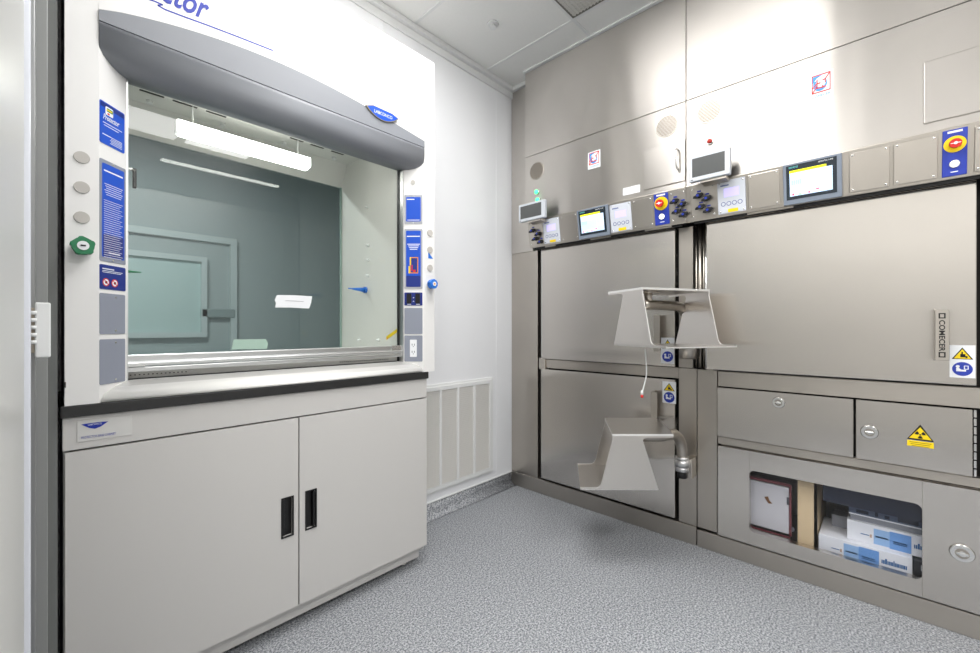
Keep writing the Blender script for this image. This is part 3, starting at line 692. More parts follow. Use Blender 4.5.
# hatches
def hatch(Y0, Y1, Z0, Z1, label, handle):
    t = thing('access_hatch', label, 'hatch', (XU, (Y0+Y1)/2, Z0))
    MB().box(XU-.006, XU+.001, Y1, Y0, Z0, Z1, .004, 3).build('door', S_UP, t)
    if handle:
        y = handle; zc = (Z0+Z1)/2+.01
        MB().tube([(XU-.006, y, zc+.05), (XU-.028, y, zc+.048), (XU-.032, y, zc+.035), (XU-.032, y, zc-.035), (XU-.028, y, zc-.048), (XU-.006, y, zc-.05)], .005, 12).build('handle', CHROME, t)
    return t
Y0, Z1 = onX(644, 151, XU); Y1, Z0 = onX(685.3, 181, XU); hatch(Y0, Y1, Z0, Z1, 'small square steel hatch with a bow handle left of the right monitor', onX(678.5, 165, XU)[0])
Y0, Z1 = onX(923, 63, XU); _, Z0 = onX(926, 124, XU); hatch(Y0, Y0-.62, Z0, Z1, 'wide steel hatch with rounded corners at the upper right edge', None)

# logo stickers
def logo_sticker(px0, py0, px1, py1, label):
    Y0, Z1 = onX(px0, py0, XU); Y1, Z0 = onX(px1, py1, XU); w = Y0-Y1; h = Z1-Z0; X0 = XU-.0008
    t = thing('logo_sticker', label, 'sticker', (XU, (Y0+Y1)/2, Z0), 'square logo stickers on the steel wall')
    MB().box(X0, XU, Y1, Y0, Z0, Z1).build('backing', WLAB, t)
    def P(u, v): return (X0-.0003, Y0-u*w, Z0+v*h)
    def poly(m, uv, k=0): m.prism([(X0-.0003*(1+k), Y0-u*w, Z0+v*h) for u, v in uv], (-.0003, 0, 0))
    m = MB()
    m.mat(1); cu = [(.24+.30*math.cos(a)*1.0+.22, .56+.26*math.sin(a)) for a in [math.radians(x) for x in range(150, 391, 16)]]
    ci = [(.50+.22*math.cos(a), .62+.18*math.sin(a)) for a in [math.radians(x) for x in range(390, 149, -16)]]
    poly(m, cu+ci); poly(m, [(.14, .62), (.14, .88), (.6, .90), (.3, .80)])
    m.mat(0)
    def fr(u0, v0, u1, v1, tw):
        poly(m, [(u0, v0), (u1, v0), (u1, v0+tw), (u0, v0+tw)], 1); poly(m, [(u0, v1-tw), (u1, v1-tw), (u1, v1), (u0, v1)], 1)
        poly(m, [(u0, v0), (u0+tw, v0), (u0+tw, v1), (u0, v1)], 1); poly(m, [(u1-tw, v0), (u1, v0), (u1, v1), (u1-tw, v1)], 1)
    fr(.10, .24, .90, .93, .04)
    def seg(u0, v0, u1, v1, tw=.022):
        d = Vector((u1-u0, v1-v0)); n_ = Vector((-d.y, d.x)).normalized()*tw
        poly(m, [(u0-n_.x, v0-n_.y), (u1-n_.x, v1-n_.y), (u1+n_.x, v1+n_.y), (u0+n_.x, v0+n_.y)], 2)
    seg(.33, .76, .33, .42); seg(.33, .60, .48, .60); seg(.56, .68, .70, .70); seg(.68, .72, .68, .56); seg(.57, .50, .57, .38); seg(.30, .42, .72, .42); seg(.14, .28, .33, .5); seg(.68, .7, .86, .89); seg(.14, .45, .3, .6)
    m.mat(1).text('COMECER', P(.10, .08), (0, -1, 0), (0, 0, 1), h*.09, w*.80)
    m.build('emblem', [RED, SKY], t)
logo_sticker(588, 153, 600.4, 166.5, 'red and blue logo sticker on the grey panel above the left control strip')
logo_sticker(809.5, 76, 833, 95, 'red and blue logo sticker on the bright panel above the right strip')
Y0, Z1 = onX(623, 188.5, XU); Y1, Z0 = onX(640, 192, XU)
t = thing('white_notice_label', 'small white paper label on the steel below left of the square hatch', 'label', (XU, (Y0+Y1)/2, Z0))
MB().box(XU-.0008, XU, Y1, Y0, Z0, Z1+.0).build('paper', WLAB, t)
m_ = MB()
m_.box(XU-.0012, XU-.0008, Y0-.035, Y0-.01, Z1-.010, Z1-.007)
for i in range(3): m_.box(XU-.0011, XU-.0008, Y1+.01, Y0-.01, Z0+.008+i*.008, Z0+.009+i*.008)
m_.build('printing', mat('print_grey', (170, 170, 185), .6), t)

# ---- control strips
XC = 2.246
def rect(px0, px1, pyt, pyb, X):      # pixel box -> Y0 (left), Y1 (right), Z0, Z1 using the mid heights
    Y0, _ = onX(px0, pyt, X); Y1, _ = onX(px1, pyt, X); pm = (px0+px1)/2
    return Y0, Y1, onX(pm, pyb, X)[1], onX(pm, pyt, X)[1]
def strip(nm, Ya, Yb, label):
    t = thing('control_strip', label, 'control panel', (XC, (Ya+Yb)/2, ZBB))
    MB().box(XC, XC+.055, Yb+.001, Ya-.001, ZBB, ZBT-.001, .002).build('fascia', S_BAR, t)
    # black strip painting the shade of the gap under the bar; latch bars
    m = MB(); L = Ya-Yb
    m.box(XC+.012, XC+.03, Yb+.03, Ya-.03, ZBB-.012, ZBB, .001)
    m.build('underside_shade', BLACK, t)
    for u in ((.12, .2), (.45, .58), (.78, .92)): MB().box(XC+.004, XC+.016, Ya-L*u[1], Ya-L*u[0], ZBB-.010, ZBB-.001, .002).build('latch_bar', S_TUBE, t)
    return t
Zp0, Zp1 = ZBB+.012, ZBT-.014
def screws(p, Ya, Yb, z0, z1, x):
    for y in (Ya-.010, Yb+.010):
        for z in (z0+.010, z1-.010): MB().dome((x, y, z), (-1, 0, 0), .0042, .002, 12, 3).build('screw', CHROME, p)
def cover(t, px0, px1):
    Ya = onX(px0, 200, XC)[0]; Yb = onX(px1, 200, XC)[0]
    p = MB().box(XC-.003, XC, Yb, Ya, Zp0, Zp1, .002, 2).build('cover_plate', S_FR, t); screws(p, Ya, Yb, Zp0, Zp1, XC-.003)
def display(t, px0, px1):
    Ya = onX(px0, 200, XC)[0]; Yb = onX(px1, 200, XC)[0]; w = Ya-Yb; zc = (Zp0+Zp1)/2
    p = MB().box(XC-.004, XC, Yb, Ya, Zp0, Zp1, .004, 2).build('display_unit', LCDF, t)
    m = MB(); X = XC-.004
    m.mat(0).box(X-.0006, X, Ya-w*.78, Ya-w*.24, zc+.000, zc+.040)
    m.mat(1)
    for i in range(4):
        y = Ya-w*(.2+.2*i); m.cyl((X, y, zc-.032), (X-.001, y, zc-.032), .0105, n=18)
    m.mat(2)
    for i in range(4):
        y = Ya-w*(.2+.2*i); m.cyl((X-.001, y, zc-.032), (X-.0012, y, zc-.032), .0075, n=18)
    m.mat(3).box(X-.0008, X, Ya-w*.72, Ya-w*.36, Zp0+.004, Zp0+.020)
    m.mat(1).box(X-.0006, X, Ya-w*.42, Ya-w*.12, Zp1-.026, Zp1-.020)
    m.build('display_face', [SCRV, mat('button_ring', (96, 110, 160), .4), LCDF, YEL], p)
    screws(p, Ya, Yb, Zp0, Zp1, X)
def touch(t, px0, px1):
    Ya = onX(px0, 200, XC)[0]; Yb = onX(px1, 200, XC)[0]; w = Ya-Yb; z0, z1 = ZBB+.002, ZBT-.004; h = z1-z0
    p = MB().box(XC-.012, XC, Yb, Ya, z0, z1, .003, 2).build('touch_screen', BEZ, t)
    X = XC-.012
    m = MB(); m.box(X-.0008, X, Ya-w*.92, Ya-w*.06, z0+h*.12, z1-h*.05); m.build('dark_glass', BEZD, p)
    X -= .0008
    def R(m, u0, u1, v0, v1, k=0): m.box(X-.0004*(k+1), X-.0004*k, Ya-w*u1, Ya-w*u0, z0+h*v0, z0+h*v1)
    m = MB(); m.mat(0); R(m, .12, .85, .20, .76); m.mat(1); R(m, .12, .75, .76, .82)
    m.mat(2); R(m, .62, .84, .36, .74, 1); R(m, .14, .34, .62, .73, 1); R(m, .36, .58, .60, .74, 1); R(m, .14, .6, .22, .28, 1)
    m.mat(0); m.cyl((X-.0008, Ya-w*.73, z0+h*.55), (X-.0011, Ya-w*.73, z0+h*.55), h*.13, n=24)
    m.mat(3)
    for i in range(5): R(m, .16+.035*i, .175+.035*i, .48, .58, 1)
    R(m, .28, .32, .21, .26, 2); m.mat(4); R(m, .44, .48, .22, .26, 2); R(m, .57, .63, .27, .30, 2); R(m, .16, .20, .22, .27, 2)
    m.build('screen_image', [SCRON, SCRY, SCRW, SCRG, SCRR], p)
    m = MB(); m.mat(0).text('SIEMENS', (X-.0002, Ya-w*.11, z1-h*.125), (0, -1, 0), (0, 0, 1), h*.045, w*.16)
    m.mat(1).text('SIMATIC HMI', (X-.0002, Ya-w*.62, z1-h*.115), (0, -1, 0), (0, 0, 1), h*.035, w*.24); m.build('lettering', [mat('teal_print', (120, 220, 220), .4), WLAB], p)
def estop(t, px0, px1):
    Ya = onX(px0, 200, XC)[0]; Yb = onX(px1, 200, XC)[0]; w = Ya-Yb; yc = (Ya+Yb)/2; z0, z1 = Zp0-.002, Zp1+.006; h = z1-z0
    p = MB().box(XC-.003, XC, Yb, Ya, z0, z1, .002, 2).build('emergency_stop_plate', DBLUE, t); X = XC-.003
    m = MB(); ze = z0+h*.68
    m.mat(0).cyl((X, yc, ze), (X-.002, yc, ze), w*.46, n=32).mat(1).cyl((X-.002, yc, ze), (X-.020, yc, ze), w*.17, n=24).cyl((X-.020, yc, ze), (X-.032, yc, ze), w*.27, w*.25, n=28)
    m.mat(2).box(X-.0328, X-.032, yc-w*.2, yc+w*.2, ze-w*.02, ze+w*.02).cyl((X-.032, yc, ze), (X-.034, yc, ze), w*.08, n=16)
    m.build('emergency_stop_button', [YEL, RED, WLAB], p)
    m = MB(); zl = z0+h*.26
    m.mat(0).cyl((X, yc, zl), (X-.004, yc, zl), w*.22, n=24).mat(1).dome((X-.004, yc, zl), (-1, 0, 0), w*.18, .006, 20, 4).build('lit_button', [CHROME, GLOWW], p)
    m = MB(); m.box(X-.0005, X, yc-w*.3, yc+w*.3, z1-h*.075, z1-h*.03).box(X-.0005, X, yc-w*.15, yc+w*.15, z0+h*.08, z0+h*.10).build('caption', WLAB, p)
def knobs(t, px0, px1, pts, size=1.0):
    Ya = onX(px0, 200, XC)[0]; Yb = onX(px1, 200, XC)[0]
    p = MB().box(XC-.002, XC, Yb, Ya, Zp0-.004, Zp1+.004, .001, 1).build('valve_plate', S_FR, t)
    screws(p, Ya, Yb, Zp0, Zp1, XC-.002)
    for px, py in pts:
        y, z = onX(px, py, XC-.02); X = XC-.002; s = size*1.22
        k = MB(); k.mat(0).cyl((X, y, z), (X-.018, y, z), .011*s, .010*s, n=18)
        k.prism([(X-.018, y+.019*s, z-.010*s), (X-.018, y+.016*s, z-.001*s), (X-.018, y-.016*s, z+.009*s), (X-.018, y-.021*s, z+.004*s), (X-.018, y-.018*s, z-.003*s), (X-.018, y+.008*s, z-.012*s)], (-.012, 0, 0), .002)
        k.mat(1).box(X-.003, X, y-.007*s, y+.007*s, z+.014*s, z+.020*s)
        k.mat(1).cyl((X-.030, y, z), (X-.0315, y, z), .005*s, n=14)
        k.build('rotary_knob', [BLACK, DBLUE], p)
tL = strip('L', onX(527, 230, XC)[0], ysm, 'left steel control strip between the left monitor and the panel joint')
display(tL, 542.3, 558.5); cover(tL, 560, 576.5); touch(tL, 577.3, 608.5); display(tL, 609.5, 630.5); cover(tL, 632, 652); estop(tL, 653.5, 668)
knobs(tL, 528, 541.5, ((531, 229.5), (536.3, 232.5), (533, 237.5), (538, 240.5)), 1.0); knobs(tL, 669, 685.5, ((673.5, 199.5), (681, 202.5), (675, 209.5), (682, 212.5)))
tR = strip('R', ysm, -1.5, 'right steel control strip running off to the right edge')
knobs(tR, 690, 715, ((697.5, 194), (705.5, 196.5), (699, 205), (706.5, 208))); display(tR, 717, 745); cover(tR, 747.5, 779); touch(tR, 783, 842); cover(tR, 849, 889.5); cover(tR, 893.5, 938); estop(tR, 942.5, 968)
cover(tR, 975, 1050)

for t_ in (tL, tR):        # the strips lean: lower edge set back towards the doors
    t_.location.x += .030; t_.rotation_euler = (0, -math.asin(.030/(ZBT-ZBB)), 0)
# ---- monitors
def monitor(pxs, X, label, tl, br):
    Y0, Z1 = onX(*tl, X); Y1, Z0 = onX(*br, X)
    t = thing('wall_monitor', label, 'monitor', (X, (Y0+Y1)/2, Z0))
    MB().box(X, X+.028, Y1, Y0, Z0, Z1, .005, 3).build('housing', MONW, t)
    w = Y0-Y1; h = Z1-Z0
    MB().box(X-.0008, X+.001, Y1+w*.12, Y0-w*.08, Z0+h*.16, Z1-h*.12).build('screen', SCR, t)
    MB().box(X+.028, XU, (Y0+Y1)/2-.04, (Y0+Y1)/2+.02, Z0+.01, Z0+.05, .004).box(X+.01, XC, (Y0+Y1)/2-.07, (Y0+Y1)/2+.04, Z0-.012, Z0+.002, .002).build('bracket', S_FR, t)
    MB().box(X-.001, X, Y0-w*.1, Y0-w*.05, Z0+h*.05, Z0+h*.08).build('power_lamp', BLACK, t)
monitor(0, 2.17, 'small silver framed monitor with dark screen near the room corner', (518.5, 205.5), (544.5, 217))
monitor(0, 2.17, 'larger silver framed monitor with dark screen above the right knobs', (689, 157), (730, 173.5))
# pilot lamps
for (px, py, lb) in ((536.2, 191.8, 'upper glowing green pilot lamp above the left monitor'), (537.3, 199.6, 'lower glowing green pilot lamp just above the left monitor')):
    y, z = onX(px, py, XU-.01); t = thing('pilot_lamp', lb, 'lamp', (XU, y, z), 'green pilot lamps')
    MB().cyl((XU, y, z), (XU-.008, y, z), .017).build('collar', CHROME, t); MB().dome((XU-.008, y, z), (-1, 0, 0), .014, .012, 20, 5).build('lens', GLOWG, t)
y, z = onX(709.5, 141, XU-.01); t = thing('red_pilot_lamp', 'unlit red pilot lamp under the right round vent', 'lamp', (XU, y, z))
MB().cyl((XU, y, z), (XU-.008, y, z), .015).build('collar', CHROME, t); MB().dome((XU-.008, y, z), (-1, 0, 0), .012, .010, 20, 5).build('lens', REDL, t)

# ---- left hot cell: frame, two doors
lc = thing('hot_cell', 'left steel hot cell with two stacked doors behind the shelves', 'hot cell', (XB, 1.3, 0))
f = MB()
f.box(XB, 2.385, 1.762, 1.998, .10, 1.686, .001, 1)                       # left column
f.box(XB, 2.385, .8135, 1.742, .872, .930, .001, 1)                       # middle rail
f.box(XB-.012, 2.384, 1.69, 1.742, .862, .940, .001, 1)                  # catch block
f.box(XB, 2.385, .740, .812, .932, 1.685, .001, 1)                        # right column, upper
f.box(XB, 2.385, .722, .812, .10, .930, .001, 1)                         # right column, lower
f.box(XB-.006, 2.385, .722, 1.998, .0, .098, .002, 1)                    # kick plate
f.build('frame', S_FR, lc)
def cdoor(parent, Y0, Y1, Z0, Z1, nm='door'):
    return MB().box(XF, 2.378, Y1, Y0, Z0, Z1, .002, 2).build(nm, S_DR, parent)
dU = cdoor(lc, 1.716, .826, .936, 1.685, 'upper_door'); dLo = cdoor(lc, 1.716, .826, .118, .864, 'lower_door')
def sticker_part(parent, Y0, Y1, Z0, Z1, tri=True, nm='warning_sticker'):
    X = XF-.0008; s = MB(); s.mat(0).box(X, XF, Y1, Y0, Z0, Z1)
    w = Y0-Y1; h = Z1-Z0; yc = (Y0+Y1)/2
    if tri:
        zt = Z0+h*.93; zb = Z0+h*.57; r = w*.42
        s.mat(3).prism([(X, yc-r, zb), (X, yc+r, zb), (X, yc, zt)], (-.0003, 0, 0)); r2 = r*.8; s.mat(1).prism([(X-.0003, yc-r2, zb+h*.02), (X-.0003, yc+r2, zb+h*.02), (X-.0003, yc, zt-h*.05)], (-.0003, 0, 0))
        s.mat(3).box(X-.0009, X-.0006, yc-w*.12, yc+w*.08, zb+h*.06, zb+h*.16).box(X-.0009, X-.0006, yc-w*.02, yc+w*.04, zb+h*.14, zb+h*.23).box(X-.0009, X-.0006, yc-w*.2, yc-w*.12, zb+h*.04, zb+h*.10)
    zc = Z0+h*(.27 if tri else .45); r = min(w*.40, h*.42)
    s.mat(2).cyl((X, yc, zc), (X-.0004, yc, zc), r, n=28); s.mat(0)
    s.cyl((X-.0004, yc+r*.45, zc+r*.35), (X-.0007, yc+r*.45, zc+r*.35), r*.2, n=12)
    s.prism([(X-.0004, yc+r*.6, zc+r*.15), (X-.0004, yc+r*.35, zc+r*.15), (X-.0004, yc+r*.1, zc-r*.1), (X-.0004, yc-r*.35, zc-r*.1), (X-.0004, yc-r*.35, zc-r*.35), (X-.0004, yc+r*.6, zc-r*.35)], (-.0003, 0, 0))
    s.frame_x(X-.0007, X-.0004, yc-r*.15, yc-r*.6, zc-r*.05, zc+r*.5, r*.09)
    return s.build(nm, [WLAB, YEL, DBLUE, BLACK], parent)
def pull(parent, yc, z0, z1, textured=True, w=.034):
    m = MB(); m.prism([(XF-.045, yc+w*.5, z0+.01), (XF-.045, yc+w*.5, z1-.01), (XF, yc+w*.5, z1), (XF, yc+w*.5, z0)], (0, -.003, 0))
    m.box(XF-.048, XF-.044, yc-w*.5, yc+w*.5, z0+.006, z1-.006, .001, 1)
    m.mat(1).box(XF-.044, XF-.0, yc+w*.42, yc+w*.46, z0+.012, z1-.012)
    h = m.build('pull_handle', [S_FR, S_TUBE], parent)
    return h
def htext(parent, yc, z0, z1, w):
    m = MB(); X = XF-.0485
    m.mat(0).text('COMECER', (X, yc+w*.22, z1-.045), (0, 0, -1), (0, -1, 0), w*.44, (z1-z0)*.58, bold=.025)
    for zz in (z1-.028, z0+.028): m.frame_x(X-.0002, X+.0004, yc-w*.25, yc+w*.25, zz-.011, zz+.009, .004)
    m.build('lettering', BLACK, parent)
# upper door: handle, sticker
yh, zt = onX(657, 314, XF-.04); _, zb = onX(657, 347, XF-.04); h_ = pull(dU, yh, zb-.03, zt); 
y0, z1 = onX(661, 343, XF); y1, z0 = onX(674.5, 364, XF); sticker_part(dU, y0, y1, z0, z1+.03)
yh, zt = onX(654.5, 391, XF-.04); _, zb = onX(654.5, 424, XF-.04); h_ = pull(dLo, yh, zb, zt)
y0, z1 = onX(662.5, 381, XF); y1, z0 = onX(676, 404, XF); sticker_part(dLo, y0, y1, z0, z1)

# hinge recess between the two cells
hr = thing('hinge_column', 'dark recessed column of vertical hinge rods between the two hot cells', 'hinge column', (XB, .70, .93))
MB().box(2.378, 2.384, .682, .74, .93, 1.69).build('recess_back', DARKGAP, hr)
for y, r_ in ((.727, .005), (.708, .011), (.690, .005)): MB().cyl((2.366, y, .935), (2.366, y, 1.688), r_, n=16).build('hinge_rod', S_TUBE, hr)

# ---- right hot cell
rc = thing('hot_cell', 'right steel hot cell with one big door over drawers and a glazed cabinet', 'hot cell', (XB, .1, 0))
f = MB()
f.box(XB, 2.385, .624, .718, .10, .928, .001, 1)                         # column under hinge recess
f.box(XB-.006, 2.385, .640, .672, .905, .934, .001, 1)
f.box(XB, 2.385, -.262, .620, .849, .925, .001, 1)                       # rail under the big door
f.box(XB, 2.385, -.262, .620, .556, .592, .001, 1)                       # rail under the drawers
f.box(XB, 2.385, -1.5, -.262, .10, 1.685, .001, 1)                        # right side
f.box(XB-.006, 2.385, -1.5, .718, 0, .088, .002, 1)
f.build('frame', S_FR, rc)
bd_ = MB().box(XF-.004, 2.378, -.243, .672, .934, 1.685, .003, 2).build('big_door', S_DR, rc)
y0, z1 = onX(949.5, 345, XF-.004); y1, z0 = onX(975.5, 378.5, XF-.004)
s_ = sticker_part(bd_, y0, y1, z0, z1); s_.location.x -= .004
yh, zt = onX(942, 308, XF-.045); _, zb = onX(942, 362, XF-.045); h_ = pull(bd_, yh, zb, zt, w=.036); htext(h_, yh, zb, zt, .036)
# chrome edge strip of the big door on the left
MB().cyl((XF-.002, .669, .94), (XF-.002, .669, 1.69), .005, n=14).build('edge_bead', CHROME, bd_)
XD = 2.336
def lockp(parent, px, py, r):
    y, z = onX(px, py, XD); m = MB()
    m.cyl((XD, y, z), (XD-.008, y, z), r, r*.88, n=32); m.mat(0).cyl((XD-.008, y, z), (XD-.0085, y, z), r*.72, n=28); m.mat(1).cyl((XD-.0085, y, z), (XD-.0088, y, z), r*.55, n=24)
    m.mat(0).box(XD-.014, XD-.0088, y-r*.45, y+r*.45, z-r*.13, z+r*.13, .001); m.mat(0).cyl((XD-.0085, y, z), (XD-.013, y, z), r*.28, n=20)
    return m.build('cam_lock', [CHROME, S_TUBE], parent)
dw = MB().box(XD, 2.38, .097, .619, .597, .844, .0015, 1).build('drawer_front', S_DR, rc); lockp(dw, 778.5, 402.5, .026)
sd = MB().box(XD, 2.38, -.235, .089, .597, .844, .0015, 1).build('small_door', S_DR, rc); lockp(sd, 869.5, 432, .029)
m_ = MB()
for i in range(8): m_.box(XD-.002, XD+.02, -.244, -.237, .60+i*.031, .627+i*.031, .001, 1)
m_.build('piano_hinge', CHROME, rc)
# radiation warning sticker
y0, z1 = onX(906, 424, XD); y1, z0 = onX(935, 446, XD); w_ = y0-y1; yc = (y0+y1)/2
s = MB(); X = XD-.0008
zt = onX(920, 424.5, XD)[1]; zb = onX(920, 440.5, XD)[1]; zl = onX(920, 446.5, XD)[1]
s.mat(1).prism([(X, yc-w_*.47, zb), (X, yc+w_*.47, zb), (X, yc, zt)], (.0006, 0, 0)); s.mat(0).prism([(X-.0004, yc-w_*.39, zb+.006), (X-.0004, yc+w_*.39, zb+.006), (X-.0004, yc, zt-.011)], (.0004, 0, 0))
s.box(X, XD, yc-w_*.46, yc+w_*.46, zl-.002, zb-.003); s.mat(1); tc_ = Vector((X-.0008, yc, zb+(zt-zb)*.36)); R_ = w_*.19
s.cyl(tc_, tc_-Vector((.0003, 0, 0)), R_*.2, n=14)
for a0 in (30, 150, 270):
    pts = [tc_+Vector((0, math.cos(math.radians(a))*rr, math.sin(math.radians(a))*rr)) for a, rr in [(a0-30, R_*.34), (a0-30, R_), (a0-15, R_), (a0, R_), (a0+15, R_), (a0+30, R_), (a0+30, R_*.34), (a0, R_*.34)]]
    s.prism(pts, (-.0003, 0, 0))
for i in range(3): s.box(X-.0004, X, yc-w_*(.38-.04*i), yc+w_*(.38-.04*i), zb-.010-i*.007, zb-.0085-i*.007)
lab(s.build('radiation_sticker', [YEL, BLACK], sd), 'yellow radiation warning triangle sticker')
# glazed cabinet door
WY0, WY1, WZ0, WZ1 = .478, -.105, .162, .458
d = MB()
d.box(XD, 2.372, WY0, .617, .098, .550, .001, 1).box(XD, 2.372, -.26, WY1, .098, .550, .001, 1).box(XD, 2.372, WY1, WY0, .098, WZ0).box(XD, 2.372, WY1, WY0, WZ1, .550)
R_ = .022
for (yc, zc, sy_, sz_) in ((WY0, WZ0, -1, 1), (WY0, WZ1, -1, -1), (WY1, WZ0, 1, 1), (WY1, WZ1, 1, -1)):
    pts = [(XD+.0001, yc, zc)]
    for k_ in range(7): a_ = math.radians(90*k_/6); pts.append((XD+.0001, yc+sy_*(R_-R_*math.sin(a_)), zc+sz_*(R_-R_*math.cos(a_))))
    d.prism(pts, (.03, 0, 0))
gd = d.build('glazed_door', S_DR, rc)
lockp(gd, 962, 553, .034)
MB().box(2.362, 2.366, WY1-.01, WY0+.01, WZ0-.01, WZ1+.01).build('window_pane', G_WIN, gd)
# cabinet interior
SIN = steel('steel_interior', col=(.5, .48, .46), r0=.35, r1=.45, aniso=0, blotch=.1)
i_ = MB(); ZI0 = .135
i_.box(2.375, 2.80, -.28, .600, ZI0-.02, ZI0).box(2.375, 2.80, -.28, .600, .552, .562).box(2.79, 2.80, -.28, .600, ZI0, .552).box(2.375, 2.80, .600, .610, ZI0-.02, .562).box(2.375, 2.80, -.29, -.28, ZI0-.02, .562)
i_.build('cabinet_interior', SIN, rc)
dv0 = onX(817.5, 520, 2.40)[0]; dv1 = onX(806, 520, 2.40)[0]
MB().box(2.39, 2.78, dv0, dv0+.012, ZI0, .552).box(2.39, 2.395, dv0, dv1+.03, ZI0, .552).build('divider', BEIGE, rc)
lab(MB().box(2.388, 2.46, -.275, dv0-.02, .372, .55).build('upper_tray', NAVYD, rc), 'dark navy tray under the cabinet top')

# contents
def cbox(name, label, cat, x0, x1, ya, yb, z0, z1, m, faces=True, group=None):
    t = thing(name, label, cat, ((x0+x1)/2, (ya+yb)/2, z0), group); MB().box(x0, x1, ya, yb, z0, z1, .0015, 1).build('carton', m, t); return t
X1 = 2.385
yR = onX(912.5, 560, X1)[0]; yL = dv0-.005; zt = onX(818, 522, X1)[1]
ZB1 = ZI0+.085
t = cbox('carton', 'long white carton at the bottom behind the cabinet window', 'box', X1, X1+.24, yR, yL, ZI0, ZB1, BOXW, group='white cartons in the glazed cabinet')
def cprint(t, x, ya, yb, z0, z1, big=True):
    w = ya-yb; h = z1-z0; m = MB()
    def B(u0, u1, v0, v1): m.box(x-.0006, x, ya-w*u1, ya-w*u0, z0+h*v0, z0+h*v1)
    m.mat(0); B(.29, .455, .10, .86); m.mat(1); B(.455, .67, .06, .90)
    m.mat(2); B(.31, .44, .45, .52); B(.49, .63, .42, .47); B(.49, .63, .34, .38); B(.15, .245, .43, .47); m.mat(3); B(.25, .27, .36, .52)
    m.mat(2)
    if big: m.text('aCOLOMBUS', (x-.0006, ya-w*.69, z0+h*.38), (0, -1, 0), (0, 0, 1), h*.20, w*.245)
    m.build('printing', [LBLUE, MBLUE, mat('print_navy', (60, 96, 140), .5), mat('print_tan', (190, 160, 140), .5)], t)
def cprint2(t, x, ya, yb, z0, z1):
    w = ya-yb; h = z1-z0; m = MB()
    def B(u0, u1, v0, v1): m.box(x-.0006, x, ya-w*u1, ya-w*u0, z0+h*v0, z0+h*v1)
    m.mat(0); B(.29, .455, .10, .86); m.mat(1); B(.455, .67, .06, .90)
    m.mat(2); B(.31, .44, .45, .52); B(.49, .63, .42, .47); B(.49, .63, .34, .38); B(.15, .245, .43, .47); m.mat(3); B(.25, .27, .36, .52)
    m.mat(2)
    u = .695
    for i in range(13):
        wd = .012+.004*(i % 3); B(u, u+wd, .38, .56 if i not in (2, 6) else .64); u += wd+.004
    m.build('printing', [LBLUE, MBLUE, mat('print_blue', (40, 96, 150), .5), mat('print_tan_b', (190, 160, 140), .5)], t)
cprint2(t, X1, yL, yR, ZI0, ZB1)
t = thing('binder', 'black binder spine standing beside the lowest white carton', 'binder', (X1+.01, yR-.02, ZI0))
MB().box(X1, X1+.22, yR-.048, yR-.002, ZI0, ZI0+.083, .002, 1).build('cover', BINDER, t); MB().box(X1-.0005, X1, yR-.030, yR-.024, ZI0+.045, ZI0+.068).build('spine_text', WLAB, t)
y2 = onX(847, 520, X1+.03)[0]
t = cbox('carton', 'white carton lying second from the bottom, shifted to the right', 'box', X1+.03, X1+.26, -.24, y2, ZB1+.0005+.0, ZB1+.085, BOXW, group='white cartons in the glazed cabinet')
cprint2(t, X1+.03, y2, y2-(yL-yR), ZB1, ZB1+.085)
# binder is under the overhang of the second carton; grey sheet, slate box on top, small box behind
t = cbox('grey_carton', 'flat grey carton between the white carton and slate box', 'box', X1+.05, X1+.26, -.24, y2-.01, ZB1+.0855, ZB1+.110, BOXG)
t = cbox('slate_box', 'dark slate blue box on top of the cabinet stack', 'box', X1+.04, X1+.26, -.24, y2-.005, ZB1+.1105, ZB1+.18, SLATE)
m_ = MB(); x_ = X1+.04; m_.mat(0).box(x_-.0006, x_, -.24, y2-.005, ZB1+.1105, ZB1+.116)
for k_, (a_, b2) in enumerate(((.03, .07), (.09, .10), (.12, .135), (.16, .22))): m_.mat(1).box(x_-.0006, x_, y2-b2, y2-a_, ZB1+.122, ZB1+.135+.012*(k_ % 2))
m_.mat(2).box(x_-.0006, x_, y2-.32, y2-.23, ZB1+.150, ZB1+.158); m_.build('printing', [WLAB, NAVYD, mat('print_red', (150, 60, 50), .5)], t)
ys_ = onX(832, 520, X1+.16)[0]
cbox('small_grey_box', 'small pale grey box standing on the lowest carton by the divider', 'box', X1+.14, X1+.22, y2+.004, ys_, ZB1+.0005, ZB1+.055, BOXG)
# bagged pack at left
yb0 = dv1+.045; yb1 = .59
t = thing('bagged_paper_pack', 'white paper pack in a crinkled clear bag behind the window left half', 'package', (2.40, (yb0+yb1)/2, ZI0))
random.seed(3)
m_ = MB(); n1, n2 = 22, 18; grid = []
for i in range(n1+1):
    row = []
    for j in range(n2+1):
        u, v = i/n1, j/n2; edge = min(u, 1-u, v, 1-v)
        x = 2.395+.02*(1 if edge == 0 else 0)+random.uniform(-.003, .003)
        row.append(m_.bm.verts.new((x, yb0+(yb1-yb0)*u, ZI0+.002+.30*v)))
    grid.append(row)
for i in range(n1):
    for j in range(n2):
        f_ = m_.bm.faces.new((grid[i][j], grid[i+1][j], grid[i+1][j+1], grid[i][j+1])); f_.smooth = True
bk = [[m_.bm.verts.new((2.46, v.co.y, v.co.z)) for v in (grid[0][0], grid[-1][0], grid[-1][-1], grid[0][-1])]][0]
m_.bm.faces.new(bk)
m_.build('clear_bag', G_BAG, t)
MB().box(2.405, 2.45, yb0+.02, yb1-.01, ZI0+.035, ZI0+.255, .004).build('paper_pack', BAGW, t)
m_ = MB(); m_.mat(0)
